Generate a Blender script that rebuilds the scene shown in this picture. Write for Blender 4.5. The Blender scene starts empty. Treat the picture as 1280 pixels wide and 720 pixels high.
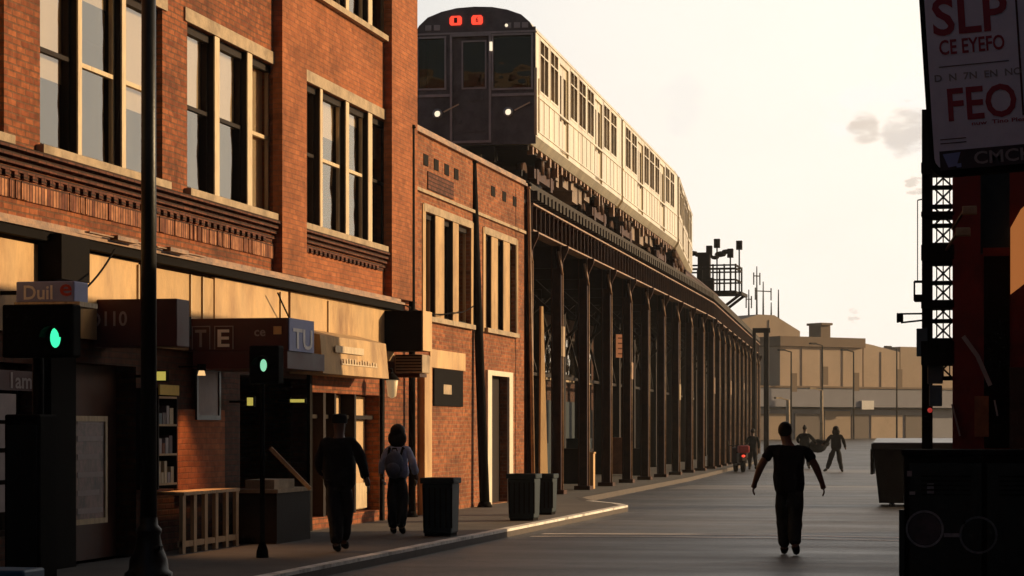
import bpy, bmesh, math, random
from mathutils import Vector, Matrix
random.seed(7)
S = bpy.context.scene
COL = S.collection
F = 2800.0                      # focal length in photo pixels
YAW = math.atan(618 / F)
c_, s_ = math.cos(YAW), math.sin(YAW)
HC = 1.6

def Yp(px, X):                  # world Y where a picture column meets the plane X = const
    k = (px - 640) / F
    return X * (c_ + k * s_) / (k * c_ - s_)
def Xp(px, Y):
    k = (px - 640) / F
    return Y * (k * c_ - s_) / (c_ + k * s_)
def Zp(px, py, X):
    Y = Yp(px, X); d = -s_ * X + c_ * Y
    return HC + (538 - py) * d / F
def Zq(py, X, Y):
    return HC + (538 - py) * (-s_ * X + c_ * Y) / F

# ------------------------------------------------------------------ materials
MATS = {}
def mk(name, col, rough=0.8, var=0.25, scale=4.0, bump=0.15, metal=0.0, spec=0.5, stretch=(1, 1, 1), dirt=None, dirt_amt=0.5, bscale=30):
    m = bpy.data.materials.new(name); m.use_nodes = True
    n = m.node_tree.nodes; l = m.node_tree.links
    b = n['Principled BSDF']
    b.inputs['Roughness'].default_value = rough
    b.inputs['Metallic'].default_value = metal
    b.inputs['Specular IOR Level'].default_value = spec
    tc = n.new('ShaderNodeTexCoord'); mp = n.new('ShaderNodeMapping')
    mp.inputs['Scale'].default_value = stretch
    l.new(tc.outputs['Object'], mp.inputs[0])
    ns = n.new('ShaderNodeTexNoise'); ns.inputs['Scale'].default_value = scale
    ns.inputs['Detail'].default_value = 8; ns.inputs['Roughness'].default_value = 0.65
    l.new(mp.outputs[0], ns.inputs['Vector'])
    mr = n.new('ShaderNodeMapRange'); mr.inputs[1].default_value = 0.3; mr.inputs[2].default_value = 0.7
    mr.inputs[3].default_value = 1 - var; mr.inputs[4].default_value = 1 + var
    l.new(ns.outputs['Fac'], mr.inputs[0])
    mx = n.new('ShaderNodeVectorMath'); mx.operation = 'SCALE'
    mx.inputs[0].default_value = col[:3]
    l.new(mr.outputs[0], mx.inputs['Scale'])
    out = mx.outputs[0]
    if dirt:
        n2 = n.new('ShaderNodeTexNoise'); n2.inputs['Scale'].default_value = scale * 0.35; n2.inputs['Detail'].default_value = 9
        n2.inputs['Roughness'].default_value = 0.7
        l.new(mp.outputs[0], n2.inputs['Vector'])
        r2 = n.new('ShaderNodeMapRange'); r2.inputs[1].default_value = 0.48; r2.inputs[2].default_value = 0.66
        r2.inputs[4].default_value = dirt_amt; l.new(n2.outputs['Fac'], r2.inputs[0])
        mi = n.new('ShaderNodeMix'); mi.data_type = 'RGBA'
        l.new(r2.outputs[0], mi.inputs[0]); l.new(out, mi.inputs[6]); mi.inputs[7].default_value = (*dirt, 1)
        out = mi.outputs[2]
    l.new(out, b.inputs['Base Color'])
    rr = n.new('ShaderNodeMapRange'); rr.inputs[3].default_value = max(0.03, rough - 0.12); rr.inputs[4].default_value = min(1, rough + 0.12)
    l.new(ns.outputs['Fac'], rr.inputs[0]); l.new(rr.outputs[0], b.inputs['Roughness'])
    if bump:
        n3 = n.new('ShaderNodeTexNoise'); n3.inputs['Scale'].default_value = bscale; n3.inputs['Detail'].default_value = 5
        l.new(mp.outputs[0], n3.inputs['Vector'])
        bp = n.new('ShaderNodeBump'); bp.inputs['Strength'].default_value = bump; bp.inputs['Distance'].default_value = 0.02
        l.new(n3.outputs['Fac'], bp.inputs['Height']); l.new(bp.outputs[0], b.inputs['Normal'])
    MATS[name] = m
    return m

def brick(name, c1, c2, mortar, bw=0.21, bh=0.072, var=0.35, soot=(0.05, 0.022, 0.012), soot_amt=0.55, vertical=False, msize=0.011):
    m = bpy.data.materials.new(name); m.use_nodes = True
    n = m.node_tree.nodes; l = m.node_tree.links; b = n['Principled BSDF']
    b.inputs['Roughness'].default_value = 0.9; b.inputs['Specular IOR Level'].default_value = 0.25
    tc = n.new('ShaderNodeTexCoord'); sp = n.new('ShaderNodeSeparateXYZ'); l.new(tc.outputs['Object'], sp.inputs[0])
    ad = n.new('ShaderNodeMath'); ad.operation = 'ADD'; l.new(sp.outputs[0], ad.inputs[0]); l.new(sp.outputs[1], ad.inputs[1])
    wv = n.new('ShaderNodeTexNoise'); wv.inputs['Scale'].default_value = 1.2; l.new(tc.outputs['Object'], wv.inputs['Vector'])
    wm = n.new('ShaderNodeMath'); wm.operation = 'MULTIPLY_ADD'; wm.inputs[1].default_value = 0.03; l.new(wv.outputs['Fac'], wm.inputs[0]); l.new(sp.outputs[2], wm.inputs[2])
    cb = n.new('ShaderNodeCombineXYZ')
    l.new(ad.outputs[0], cb.inputs[0]); l.new(wm.outputs[0], cb.inputs[1])
    br = n.new('ShaderNodeTexBrick'); br.inputs['Scale'].default_value = 1.0
    br.inputs['Brick Width'].default_value = bw; br.inputs['Row Height'].default_value = bh
    br.inputs['Mortar Size'].default_value = msize; br.inputs['Mortar Smooth'].default_value = 0.3
    br.inputs['Color1'].default_value = (*c1, 1); br.inputs['Color2'].default_value = (*c2, 1); br.inputs['Mortar'].default_value = (*mortar, 1)
    if vertical: br.offset = 0.0
    l.new(cb.outputs[0], br.inputs['Vector'])
    ns = n.new('ShaderNodeTexNoise'); ns.inputs['Scale'].default_value = 9; ns.inputs['Detail'].default_value = 6; l.new(cb.outputs[0], ns.inputs['Vector'])
    mr = n.new('ShaderNodeMapRange'); mr.inputs[1].default_value = 0.3; mr.inputs[2].default_value = 0.7; mr.inputs[3].default_value = 1 - var; mr.inputs[4].default_value = 1 + var
    l.new(ns.outputs['Fac'], mr.inputs[0])
    vm = n.new('ShaderNodeVectorMath'); vm.operation = 'SCALE'; l.new(br.outputs['Color'], vm.inputs[0]); l.new(mr.outputs[0], vm.inputs['Scale'])
    n2 = n.new('ShaderNodeTexNoise'); n2.inputs['Scale'].default_value = 0.8; n2.inputs['Detail'].default_value = 10; n2.inputs['Roughness'].default_value = 0.72
    l.new(cb.outputs[0], n2.inputs['Vector'])
    r2 = n.new('ShaderNodeMapRange'); r2.inputs[1].default_value = 0.45; r2.inputs[2].default_value = 0.72; r2.inputs[4].default_value = soot_amt
    l.new(n2.outputs['Fac'], r2.inputs[0])
    mi = n.new('ShaderNodeMix'); mi.data_type = 'RGBA'; l.new(r2.outputs[0], mi.inputs[0]); l.new(vm.outputs[0], mi.inputs[6]); mi.inputs[7].default_value = (*soot, 1)
    l.new(mi.outputs[2], b.inputs['Base Color'])
    iv = n.new('ShaderNodeMath'); iv.operation = 'SUBTRACT'; iv.inputs[0].default_value = 1; l.new(br.outputs['Fac'], iv.inputs[1])
    a2 = n.new('ShaderNodeMath'); a2.operation = 'MULTIPLY_ADD'; a2.inputs[1].default_value = 0.5; l.new(ns.outputs['Fac'], a2.inputs[0]); l.new(iv.outputs[0], a2.inputs[2])
    bp = n.new('ShaderNodeBump'); bp.inputs['Strength'].default_value = 0.7; bp.inputs['Distance'].default_value = 0.012
    l.new(a2.outputs[0], bp.inputs['Height']); l.new(bp.outputs[0], b.inputs['Normal'])
    MATS[name] = m
    return m

def emis(name, col, st):
    m = bpy.data.materials.new(name); m.use_nodes = True
    b = m.node_tree.nodes['Principled BSDF']
    b.inputs['Base Color'].default_value = (*[min(1, v) for v in col], 1)
    b.inputs['Emission Color'].default_value = (*col, 1); b.inputs['Emission Strength'].default_value = st
    return m

def glass(name, tint=(0.9, 0.9, 0.9), ior=1.9, rough=0.02):
    m = bpy.data.materials.new(name); m.use_nodes = True
    n = m.node_tree.nodes; l = m.node_tree.links
    n.remove(n['Principled BSDF'])
    o = n['Material Output']
    f0 = ((ior - 1) / (ior + 1)) ** 2
    ge = n.new('ShaderNodeNewGeometry'); dt = n.new('ShaderNodeVectorMath'); dt.operation = 'DOT_PRODUCT'
    l.new(ge.outputs['Normal'], dt.inputs[0]); l.new(ge.outputs['Incoming'], dt.inputs[1])
    ab_ = n.new('ShaderNodeMath'); ab_.operation = 'ABSOLUTE'; l.new(dt.outputs['Value'], ab_.inputs[0])
    om = n.new('ShaderNodeMath'); om.operation = 'SUBTRACT'; om.inputs[0].default_value = 1; l.new(ab_.outputs[0], om.inputs[1])
    pw = n.new('ShaderNodeMath'); pw.operation = 'POWER'; pw.inputs[1].default_value = 5; l.new(om.outputs[0], pw.inputs[0])
    fr = n.new('ShaderNodeMath'); fr.operation = 'MULTIPLY_ADD'; fr.inputs[1].default_value = 1 - f0; fr.inputs[2].default_value = f0; l.new(pw.outputs[0], fr.inputs[0])
    tr = n.new('ShaderNodeBsdfTransparent'); tr.inputs[0].default_value = (*tint, 1)
    gl = n.new('ShaderNodeBsdfGlossy'); gl.inputs['Roughness'].default_value = rough; gl.inputs[0].default_value = (1.0, 0.90, 0.76, 1)
    tc = n.new('ShaderNodeTexCoord'); ns = n.new('ShaderNodeTexNoise'); ns.inputs['Scale'].default_value = 1.3; l.new(tc.outputs['Object'], ns.inputs['Vector'])
    bp = n.new('ShaderNodeBump'); bp.inputs['Strength'].default_value = 0.6; bp.inputs['Distance'].default_value = 0.03
    l.new(ns.outputs['Fac'], bp.inputs['Height']); l.new(bp.outputs[0], gl.inputs['Normal'])
    mx = n.new('ShaderNodeMixShader'); l.new(fr.outputs[0], mx.inputs[0]); l.new(tr.outputs[0], mx.inputs[1]); l.new(gl.outputs[0], mx.inputs[2])
    l.new(mx.outputs[0], o.inputs[0])
    return m

BRICK = brick('orange_red_brick', (0.34, 0.105, 0.038), (0.20, 0.052, 0.020), (0.17, 0.078, 0.04), soot_amt=0.85)
BRICK2 = brick('smooth_orange_brick', (0.42, 0.138, 0.050), (0.31, 0.094, 0.034), (0.28, 0.115, 0.055), soot_amt=0.65, var=0.2, msize=0.008)
BRICK3 = brick('worn_brick', (0.38, 0.125, 0.046), (0.21, 0.062, 0.026), (0.30, 0.15, 0.08), soot_amt=0.8)
SOLDIER = brick('soldier_brick', (0.50, 0.22, 0.11), (0.16, 0.05, 0.03), (0.07, 0.03, 0.02), bw=0.075, bh=0.6, soot_amt=0.35, vertical=True)
CORBEL = brick('dark_corbel_brick', (0.17, 0.06, 0.035), (0.09, 0.03, 0.02), (0.04, 0.02, 0.012), soot_amt=0.5)
STONE = mk('limestone', (0.42, 0.31, 0.20), 0.85, 0.25, 5, 0.3, dirt=(0.12, 0.08, 0.05), dirt_amt=0.6)
SANDP = mk('tan_stucco', (0.52, 0.33, 0.155), 0.8, 0.22, 2.6, 0.3, stretch=(1, 1, 0.4), dirt=(0.20, 0.10, 0.045), dirt_amt=0.85)
SANDP2 = mk('cream_sheet', (0.62, 0.38, 0.16), 0.65, 0.2, 2.2, 0.2, stretch=(1, 1, 0.4), dirt=(0.30, 0.15, 0.055), dirt_amt=0.8)
WOOD = mk('cream_painted_wood', (0.62, 0.47, 0.28), 0.6, 0.2, 8, 0.2, stretch=(4, 4, 0.6), dirt=(0.3, 0.16, 0.08), dirt_amt=0.5)
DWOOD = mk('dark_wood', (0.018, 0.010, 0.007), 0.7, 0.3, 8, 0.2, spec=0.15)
TWOOD = mk('bare_timber', (0.55, 0.36, 0.19), 0.7, 0.25, 6, 0.2, stretch=(5, 5, 0.5))
BLACK = mk('black_paint', (0.010, 0.008, 0.007), 0.8, 0.3, 6, 0.15, spec=0.04)
BLACKM = mk('black_metal', (0.010, 0.009, 0.008), 0.4, 0.3, 9, 0.1, spec=0.3)
STEEL = mk('rusty_brown_steel', (0.050, 0.017, 0.007), 0.6, 0.45, 5, 0.35, metal=0.1, dirt=(0.10, 0.034, 0.011), dirt_amt=0.6, spec=0.2)
STEELD = mk('dark_steel', (0.018, 0.011, 0.008), 0.7, 0.4, 5, 0.3, spec=0.15)
STEELL = mk('worn_light_steel', (0.32, 0.17, 0.08), 0.55, 0.4, 6, 0.3, dirt=(0.09, 0.045, 0.02), dirt_amt=0.85)
TIE = mk('old_timber', (0.035, 0.024, 0.017), 0.9, 0.4, 6, 0.4)
SEAM = mk('grimy_seam', (0.20, 0.13, 0.07), 0.6, 0.3, 4, 0.1)
STAIN = mk('stainless_body', (0.70, 0.60, 0.43), 0.36, 0.18, 1.6, 0.05, metal=0.6, stretch=(1, 1.5, 0.2), dirt=(0.40, 0.29, 0.16), dirt_amt=0.7, bscale=6)
CABF = mk('cab_front_grey', (0.15, 0.13, 0.135), 0.5, 0.35, 3, 0.12, metal=0.2, dirt=(.03, .022, .02), dirt_amt=.8)
CABT = mk('cab_trim_grey', (0.42, 0.37, 0.37), 0.4, 0.2, 4, 0.05, metal=0.3)
ASPH = None
CURBW = mk('white_kerb_paint', (0.82, 0.78, 0.72), 0.75, 0.25, 5, 0.35, dirt=(0.16, 0.13, 0.11), dirt_amt=0.75)
REDP = mk('dark_red_paint', (0.17, 0.012, 0.010), 0.8, 0.35, 2, 0.15, dirt=(0.03, 0.006, 0.005), dirt_amt=0.8)
REDS = mk('maroon_sign', (0.07, 0.012, 0.014), 0.6, 0.25, 3, 0.1)
LILAC = mk('lilac_sign', (0.26, 0.29, 0.55), 0.6, 0.15, 3, 0.1)  # lilac holds the bluish sky light on the street signs
REDLET = mk('red_lettering', (0.42, 0.03, 0.035), 0.6, 0.15, 3, 0)
SIGNRED = mk('dark_sign_red', (0.38, 0.022, 0.045), 0.6, 0.15, 3, 0)
PALELET = mk('pale_lettering', (0.85, 0.80, 0.80), 0.6, 0.15, 3, 0)
DIMLET = mk('faded_lettering', (0.34, 0.27, 0.27), 0.6, 0.2, 3, 0)
TEAL = mk('blue_grey_paint', (0.07, 0.11, 0.14), 0.6, 0.3, 3, 0.1)
TEALD = mk('dark_teal_plastic', (0.014, 0.024, 0.030), 0.6, 0.25, 3, 0.15, spec=.2)
PANE = glass('window_glass', ior=3.2)
PANEF = glass('train_glass', (0.35, 0.33, 0.3), 1.55)
BLIND = mk('roller_blind', (0.55, 0.42, 0.26), 0.9, 0.06, 1, 0)
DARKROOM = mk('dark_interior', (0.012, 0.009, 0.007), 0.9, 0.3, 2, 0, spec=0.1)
GREENL = emis('green_signal_light', (0.05, 0.9, 0.42), 1.3)
PALEG = emis('pale_green_light', (0.35, 0.9, 0.55), 0.8)
YELL = emis('yellow_lit_panel', (0.85, 0.75, 0.22), 1.0)
YELD = emis('dim_yellow_lamp', (0.6, 0.5, 0.1), 0.7)
REDE = emis('red_marker_light', (1.0, 0.06, 0.03), 1.5)
HEADL = emis('cab_front_glow', (1.0, 0.85, 0.6), 1.1)
SUNGLOW = emis('sunlit_wall_glow', (0.9, 0.30, 0.08), 0.36)  # wall patch in sunlight, drawn as a glowing surface
nt = STAIN.node_tree; pb = nt.nodes['Principled BSDF']; wv = nt.nodes.new('ShaderNodeTexWave'); wv.bands_direction = 'Z'; wv.inputs['Scale'].default_value = 2.2; wv.inputs['Distortion'].default_value = .1
tcs = nt.nodes.new('ShaderNodeTexCoord'); nt.links.new(tcs.outputs['Object'], wv.inputs['Vector']); bps = nt.nodes.new('ShaderNodeBump'); bps.inputs['Strength'].default_value = .05; bps.inputs['Distance'].default_value = .02
nt.links.new(wv.outputs['Fac'], bps.inputs['Height']); nt.links.new(bps.outputs[0], pb.inputs['Normal'])
BRNOR = mk('rust_orange_panel', (0.30, 0.10, 0.04), 0.8, 0.4, 3, 0.2)

# ------------------------------------------------------------------ mesh builder
class MB:
    def __init__(s): s.v = []; s.f = []; s.sm = []
    def add(s, vs, fs, smooth=False):
        o = len(s.v); s.v += [tuple(v) for v in vs]
        s.f += [tuple(i + o for i in f) for f in fs]; s.sm += [smooth] * len(fs)
        return s
    def box(s, x0, x1, y0, y1, z0, z1, M=None):
        vs = [Vector((x, y, z)) for x in (x0, x1) for y in (y0, y1) for z in (z0, z1)]
        if M is not None: vs = [M @ v for v in vs]
        return s.add(vs, [(0, 1, 3, 2), (4, 6, 7, 5), (0, 4, 5, 1), (2, 3, 7, 6), (0, 2, 6, 4), (1, 5, 7, 3)])
    def quad(s, a, b, c, d): return s.add([a, b, c, d], [(0, 1, 2, 3)])
    def cyl(s, p0, p1, r0, r1=None, n=10, caps=True):
        if r1 is None: r1 = r0
        p0 = Vector(p0); p1 = Vector(p1); d = (p1 - p0).normalized()
        a = d.orthogonal().normalized(); b = d.cross(a)
        vs = []
        for p, r in ((p0, r0), (p1, r1)):
            for i in range(n):
                t = 2 * math.pi * i / n; vs.append(p + a * (r * math.cos(t)) + b * (r * math.sin(t)))
        fs = [(i, (i + 1) % n, n + (i + 1) % n, n + i) for i in range(n)]
        s.add(vs, fs, True)
        if caps:
            s.add(vs[:n], [tuple(range(n))]); s.add(vs[n:], [tuple(range(n))])
        return s
    def bar(s, p0, p1, w, h):            # square bar between points
        p0 = Vector(p0); p1 = Vector(p1); d = (p1 - p0).normalized()
        up = Vector((0, 0, 1)) if abs(d.z) < 0.95 else Vector((0, 1, 0))
        a = d.cross(up).normalized() * (w / 2); b = a.cross(d).normalized() * (h / 2)
        vs = [p + sa * a + sb * b for p in (p0, p1) for sa, sb in ((-1, -1), (1, -1), (1, 1), (-1, 1))]
        return s.add(vs, [(0, 1, 2, 3), (7, 6, 5, 4), (0, 4, 5, 1), (1, 5, 6, 2), (2, 6, 7, 3), (3, 7, 4, 0)])
    def tube(s, pts, r, n=6):
        for a, b in zip(pts[:-1], pts[1:]): s.cyl(a, b, r, r, n, False)
        return s
    def lathe(s, prof, c=(0, 0, 0), n=20):
        vs = [(c[0] + r * math.cos(2 * math.pi * i / n), c[1] + r * math.sin(2 * math.pi * i / n), c[2] + z) for r, z in prof for i in range(n)]
        fs = [(k * n + i, k * n + (i + 1) % n, (k + 1) * n + (i + 1) % n, (k + 1) * n + i) for k in range(len(prof) - 1) for i in range(n)]
        return s.add(vs, fs, True)
    def sphere(s, c, r, n=12, sq=(1, 1, 1)):
        m = n // 2
        vs = [(c[0] + r * sq[0] * math.sin(math.pi * j / m) * math.cos(2 * math.pi * i / n), c[1] + r * sq[1] * math.sin(math.pi * j / m) * math.sin(2 * math.pi * i / n), c[2] + r * sq[2] * math.cos(math.pi * j / m)) for j in range(m + 1) for i in range(n)]
        fs = [(k * n + i, k * n + (i + 1) % n, (k + 1) * n + (i + 1) % n, (k + 1) * n + i) for k in range(m) for i in range(n)]
        return s.add(vs, fs, True)
    def build(s, name, mat, parent=None, org=None, bevel=0.0):
        me = bpy.data.meshes.new(name)
        org = Vector(org) if org is not None else Vector((0, 0, 0))
        me.from_pydata([tuple(Vector(v) - org) for v in s.v], [], s.f)
        for p, sm in zip(me.polygons, s.sm): p.use_smooth = sm
        bm = bmesh.new(); bm.from_mesh(me)
        bmesh.ops.remove_doubles(bm, verts=bm.verts, dist=1e-5)
        bmesh.ops.recalc_face_normals(bm, faces=bm.faces)
        bm.to_mesh(me); bm.free()
        me.materials.append(mat); me.update()
        o = bpy.data.objects.new(name, me); COL.objects.link(o)
        if parent is not None: o.parent = parent
        elif org.length > 0: o.location = org
        if bevel:
            md = o.modifiers.new('b', 'BEVEL'); md.width = bevel; md.segments = 2; md.limit_method = 'ANGLE'
        return o

def tag(o, label=None, cat=None, group=None, kind=None):
    if label: o['label'] = label
    if cat: o['category'] = cat
    if group: o['group'] = group
    if kind: o['kind'] = kind
    return o

class Thing:                      # an Empty at the base; parts given in world (or local) coordinates
    def __init__(s, name, loc, label, cat, group=None, rot=0, local=False):
        s.o = bpy.data.objects.new(name, None); COL.objects.link(s.o)
        s.o.location = loc; s.o.rotation_euler.z = rot; s.o.empty_display_size = 0.3
        s.org = Vector((0, 0, 0)) if local else Vector(loc)
        tag(s.o, label, cat, group)
    def part(s, name, mb, mat, parent=None, bevel=0.0, label=None):
        o = mb.build(name, mat, parent or s.o, s.org, bevel)
        if label: o['label'] = label
        return o

def single(name, mb, mat, label, cat, org, group=None, bevel=0):
    return tag(mb.build(name, mat, None, org, bevel), label, cat, group)
def struct(name, mb, mat):
    return tag(mb.build(name, mat), kind='structure')

def copy_tree(o, parent=None):
    c = o.copy(); COL.objects.link(c); c.parent = parent
    for ch in list(o.children): copy_tree(ch, c)
    return c

def holes_wall(mb, P, u0, u1, v0, v1, holes, depth):
    us = sorted(set([u0, u1] + [min(max(h[i], u0), u1) for h in holes for i in (0, 1)]))
    vs = sorted(set([v0, v1] + [min(max(h[i], v0), v1) for h in holes for i in (2, 3)]))
    for a, b in zip(us[:-1], us[1:]):
        for c, d in zip(vs[:-1], vs[1:]):
            mu, mv = (a + b) / 2, (c + d) / 2
            if any(h[0] < mu < h[1] and h[2] < mv < h[3] for h in holes): continue
            mb.quad(P(a, c, 0), P(b, c, 0), P(b, d, 0), P(a, d, 0))
    for h in holes:
        a, b, c, d = h
        for (p, q) in (((a, c), (b, c)), ((b, c), (b, d)), ((b, d), (a, d)), ((a, d), (a, c))):
            mb.quad(P(*p, 0), P(*q, 0), P(*q, depth), P(*p, depth))

_tc = {}
def text_mesh(s):
    if s in _tc: return _tc[s]
    cu = bpy.data.curves.new('t', 'FONT'); cu.body = s; cu.resolution_u = 3
    cu.offset = 0.018
    ob = bpy.data.objects.new('t', cu); COL.objects.link(ob)
    dg = bpy.context.evaluated_depsgraph_get()
    me = bpy.data.meshes.new_from_object(ob.evaluated_get(dg))
    vs = [v.co.copy() for v in me.vertices]; fs = [tuple(p.vertices) for p in me.polygons]
    bpy.data.objects.remove(ob); bpy.data.curves.remove(cu); bpy.data.meshes.remove(me)
    x0 = min(v.x for v in vs); x1 = max(v.x for v in vs); y0 = min(v.y for v in vs); y1 = max(v.y for v in vs)
    _tc[s] = ([((v.x - x0) / (x1 - x0), (v.y - y0) / (y1 - y0)) for v in vs], fs)
    return _tc[s]
def add_text(mb, s, P, u0, u1, v0, v1, off=0.006):
    vs, fs = text_mesh(s)
    mb.add([P(u0 + a * (u1 - u0), v0 + b * (v1 - v0), -off) for a, b in vs], fs)
    return mb

# ------------------------------------------------------------------ skin figures
def skin(name, chains, mat, parent=None, sub=1, join=True):
    """chains: list of (points [(x,y,z)], radii [(rx,ry)|r], start) ; start = index of an existing vertex or None for a new root"""
    vs = []; es = []; rad = []; roots = []
    for pts, rs, start in chains:
        prev = start
        if start is None: roots.append(len(vs))
        for p, r in zip(pts, rs):
            vs.append(p); rad.append(r if isinstance(r, tuple) else (r, r))
            if prev is not None: es.append((prev, len(vs) - 1))
            prev = len(vs) - 1
    me = bpy.data.meshes.new(name); me.from_pydata(vs, es, [])
    o = bpy.data.objects.new(name, me); COL.objects.link(o)
    md = o.modifiers.new('s', 'SKIN'); md.use_smooth_shade = True; md.branch_smoothing = 0.6
    if not me.skin_vertices: 
        bm = bmesh.new(); bm.from_mesh(me); bm.verts.layers.skin.verify(); bm.to_mesh(me); bm.free()
    for i, r in enumerate(rad):
        me.skin_vertices[0].data[i].radius = r
        me.skin_vertices[0].data[i].use_root = i in roots
    m2 = o.modifiers.new('u', 'SUBSURF'); m2.levels = sub; m2.render_levels = sub
    dg = bpy.context.evaluated_depsgraph_get()
    me2 = bpy.data.meshes.new_from_object(o.evaluated_get(dg))
    bpy.data.objects.remove(o)
    me2.materials.clear(); me2.materials.append(mat); me2.name = name
    for p in me2.polygons: p.use_smooth = True
    ob = bpy.data.objects.new(name, me2); COL.objects.link(ob)
    if parent: ob.parent = parent
    return ob

from mathutils import noise as mnoise
def folds(o, amp=.011, f=(9, 9, 5), seed=0):
    me = o.data; off = Vector((seed * 3.1, seed, 0))
    ds = [v.normal * amp * (mnoise.noise(Vector((v.co.x * f[0], v.co.y * f[1], v.co.z * f[2])) + off) + .6 * mnoise.noise(Vector((v.co.x * 22, v.co.y * 22, v.co.z * 14)) + off)) for v in me.vertices]
    for v, d in zip(me.vertices, ds): v.co += d
    return o
def hand_chains(w, h, side, base):
    """wrist w and hand direction h; palm vertex index = base"""
    w = Vector(w); d = (Vector(h) - w).normalized(); lat = Vector((0, 1, 0))
    lat = (lat - d * lat.dot(d)).normalized(); nrm = d.cross(lat).normalized() * side
    out = []
    for k, (o, ln) in enumerate(((0.030, 0.070), (0.010, 0.078), (-0.010, 0.073), (-0.029, 0.058))):
        p0 = w + d * 0.055 + lat * o * 0.8; p1 = w + d * 0.095 + lat * o
        p2 = p1 + d * ln * 0.45 - nrm * 0.010; p3 = p2 + d * ln * 0.40 - nrm * 0.024
        out.append(([p0, p1, p2, p3], [0.012, 0.0105, 0.0095, 0.008], None))
    p0 = w + d * 0.035 + lat * 0.018; p1 = p0 + lat * 0.032 + d * 0.025; p2 = p1 + d * 0.035 + lat * 0.008 - nrm * 0.01
    out.append(([p0, p1, p2], [0.014, 0.0115, 0.0095], None))
    return out

def person(loc, rot, H, J, mats, label, parts=(), bulk=1.0, group=None, fingers=True):
    """J: joints for a 1.75 m figure, facing +Y"""
    k = H / 1.75
    V = {n: Vector(p) * k for n, p in J.items() if isinstance(p, tuple)}
    skinm, topm, legm, shoem, hairm = mats
    b = bulk * k
    ch = []
    ch.append(([V['pel'], V['waist'], V['chest'], V['neckb'], V['neck'], V['chin'], V['headc'], V['crown']],
               [(.11 * b, .08 * b), (.10 * b, .075 * b), (.11 * b, .07 * b), (.07 * b, .075 * b), (.068 * k, .07 * k), (.075 * k, .085 * k), (.09 * k, .11 * k), (.06 * k, .075 * k)], None))
    n = 8
    for s in ('l', 'r'):
        ch.append(([V['sh' + s], V['el' + s], V['wr' + s], V['wr' + s].lerp(V['ha' + s], 0.55)], [.046 * b, .048 * b, .035 * k, (.028 * k, .042 * k)], 2)); n += 4
    for s in ('l', 'r'):
        ch.append(([V['hip' + s], V['kn' + s], V['an' + s], V['to' + s]], [.088 * b, .058 * b, .042 * k, .04 * k], 0)); n += 4
    if fingers:
        for s, sd in (('l', -1), ('r', 1)):
            ch += [([tuple(p) for p in pts], rs, st) for pts, rs, st in hand_chains(V['wr' + s], V['ha' + s], sd, 0)]
    # nose and ears on the head
    hc = V['headc']; fd = Vector((J.get('face', (0, 1, 0)))).normalized(); sd_ = fd.cross(Vector((0, 0, 1)))
    ch.append(([hc + fd * .075 * k + Vector((0, 0, .01 * k)), hc + fd * .108 * k - Vector((0, 0, .015 * k))], [.014 * k, .013 * k], None))
    for q in (-1, 1):
        ch.append(([hc + sd_ * q * .072 * k + Vector((0, 0, .015 * k)), hc + sd_ * q * .086 * k - Vector((0, 0, .02 * k))], [.014 * k, .012 * k], None))
    body = skin('person', ch, skinm)
    body.location = loc; body.rotation_euler.z = rot
    tag(body, label, 'person', group)
    cb = 1.13 * b
    # jacket / shirt
    hem = J.get('hem', 0.86) * k
    tc = [([Vector((V['pel'].x, V['pel'].y, hem)), V['waist'], V['chest'], V['neckb'] - Vector((0, 0, .01))],
           [(.225 * b, .16 * b), (.195 * b, .145 * b), (.20 * b, .145 * b), (.10 * b, .09 * b)], None)]
    sl = J.get('sleeve', 1.0)
    for s in ('l', 'r'):
        if sl >= 1:
            tc.append(([V['sh' + s], V['el' + s], V['wr' + s].lerp(V['el' + s], 0.05)], [.068 * b, .06 * b, .05 * k], 2))
        else:
            tc.append(([V['sh' + s], V['sh' + s].lerp(V['el' + s], sl)], [.066 * b, .062 * b], 2))
    folds(skin('jacket' if sl >= 1 else 'shirt', tc, topm, body, sub=2), .016, seed=len(label))
    lc = [([V['pel'] + Vector((0, 0, .02 * k)), V['pel'] - Vector((0, 0, .06 * k))], [(.155 * b, .118 * b), (.14 * b, .11 * b)], None)]
    for s in ('l', 'r'):
        lc.append(([V['hip' + s], V['kn' + s], V['an' + s] - Vector((0, 0, .005 * k))], [.115 * b, .095 * b, .078 * k], 0))
    folds(skin('trousers', lc, legm, body, sub=2), .014, seed=len(label) + 5)
    for s in ('l', 'r'):
        a, t = V['an' + s], V['to' + s]; d = (t - a)
        skin('shoe', [([a - Vector((0, 0, .0)) , a + d * .25, a + d * .7, a + d * 1.12], [.062 * k, .06 * k, .056 * k, .042 * k], None)], shoem, body)
    hair = MB()
    hr = J.get('hair', 'short')
    if hr == 'short':
        hair.sphere((hc.x, hc.y - .014 * k, hc.z + .022 * k), .108 * k, 16, (0.86, 1.02, 1.02))
    elif hr == 'long':
        hair.sphere((hc.x, hc.y - .012 * k, hc.z + .02 * k), .125 * k, 16, (1.0, 1.08, 1.0))
        hair.sphere((hc.x, hc.y - .045 * k, hc.z - .09 * k), .14 * k, 16, (1.1, .68, 1.1))
    elif hr == 'cap':
        hair.lathe([(.098 * k, -.01), (.102 * k, .04 * k), (.098 * k, .085 * k), (.07 * k, .105 * k), (.0, .11 * k)], (hc.x, hc.y, hc.z), 18)
        hair.box(hc.x - .07 * k, hc.x + .07 * k, hc.y + .07 * k, hc.y + .16 * k, hc.z + .005, hc.z + .02)
    elif hr == 'bun':
        hair.sphere((hc.x, hc.y - .012 * k, hc.z + .03 * k), .1 * k, 16, (0.9, 1.05, 1.0))
        hair.sphere((hc.x, hc.y - .05 * k, hc.z + .12 * k), .045 * k, 12)
    hair.build('cap' if hr == 'cap' else 'hair', hairm, body)
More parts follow.
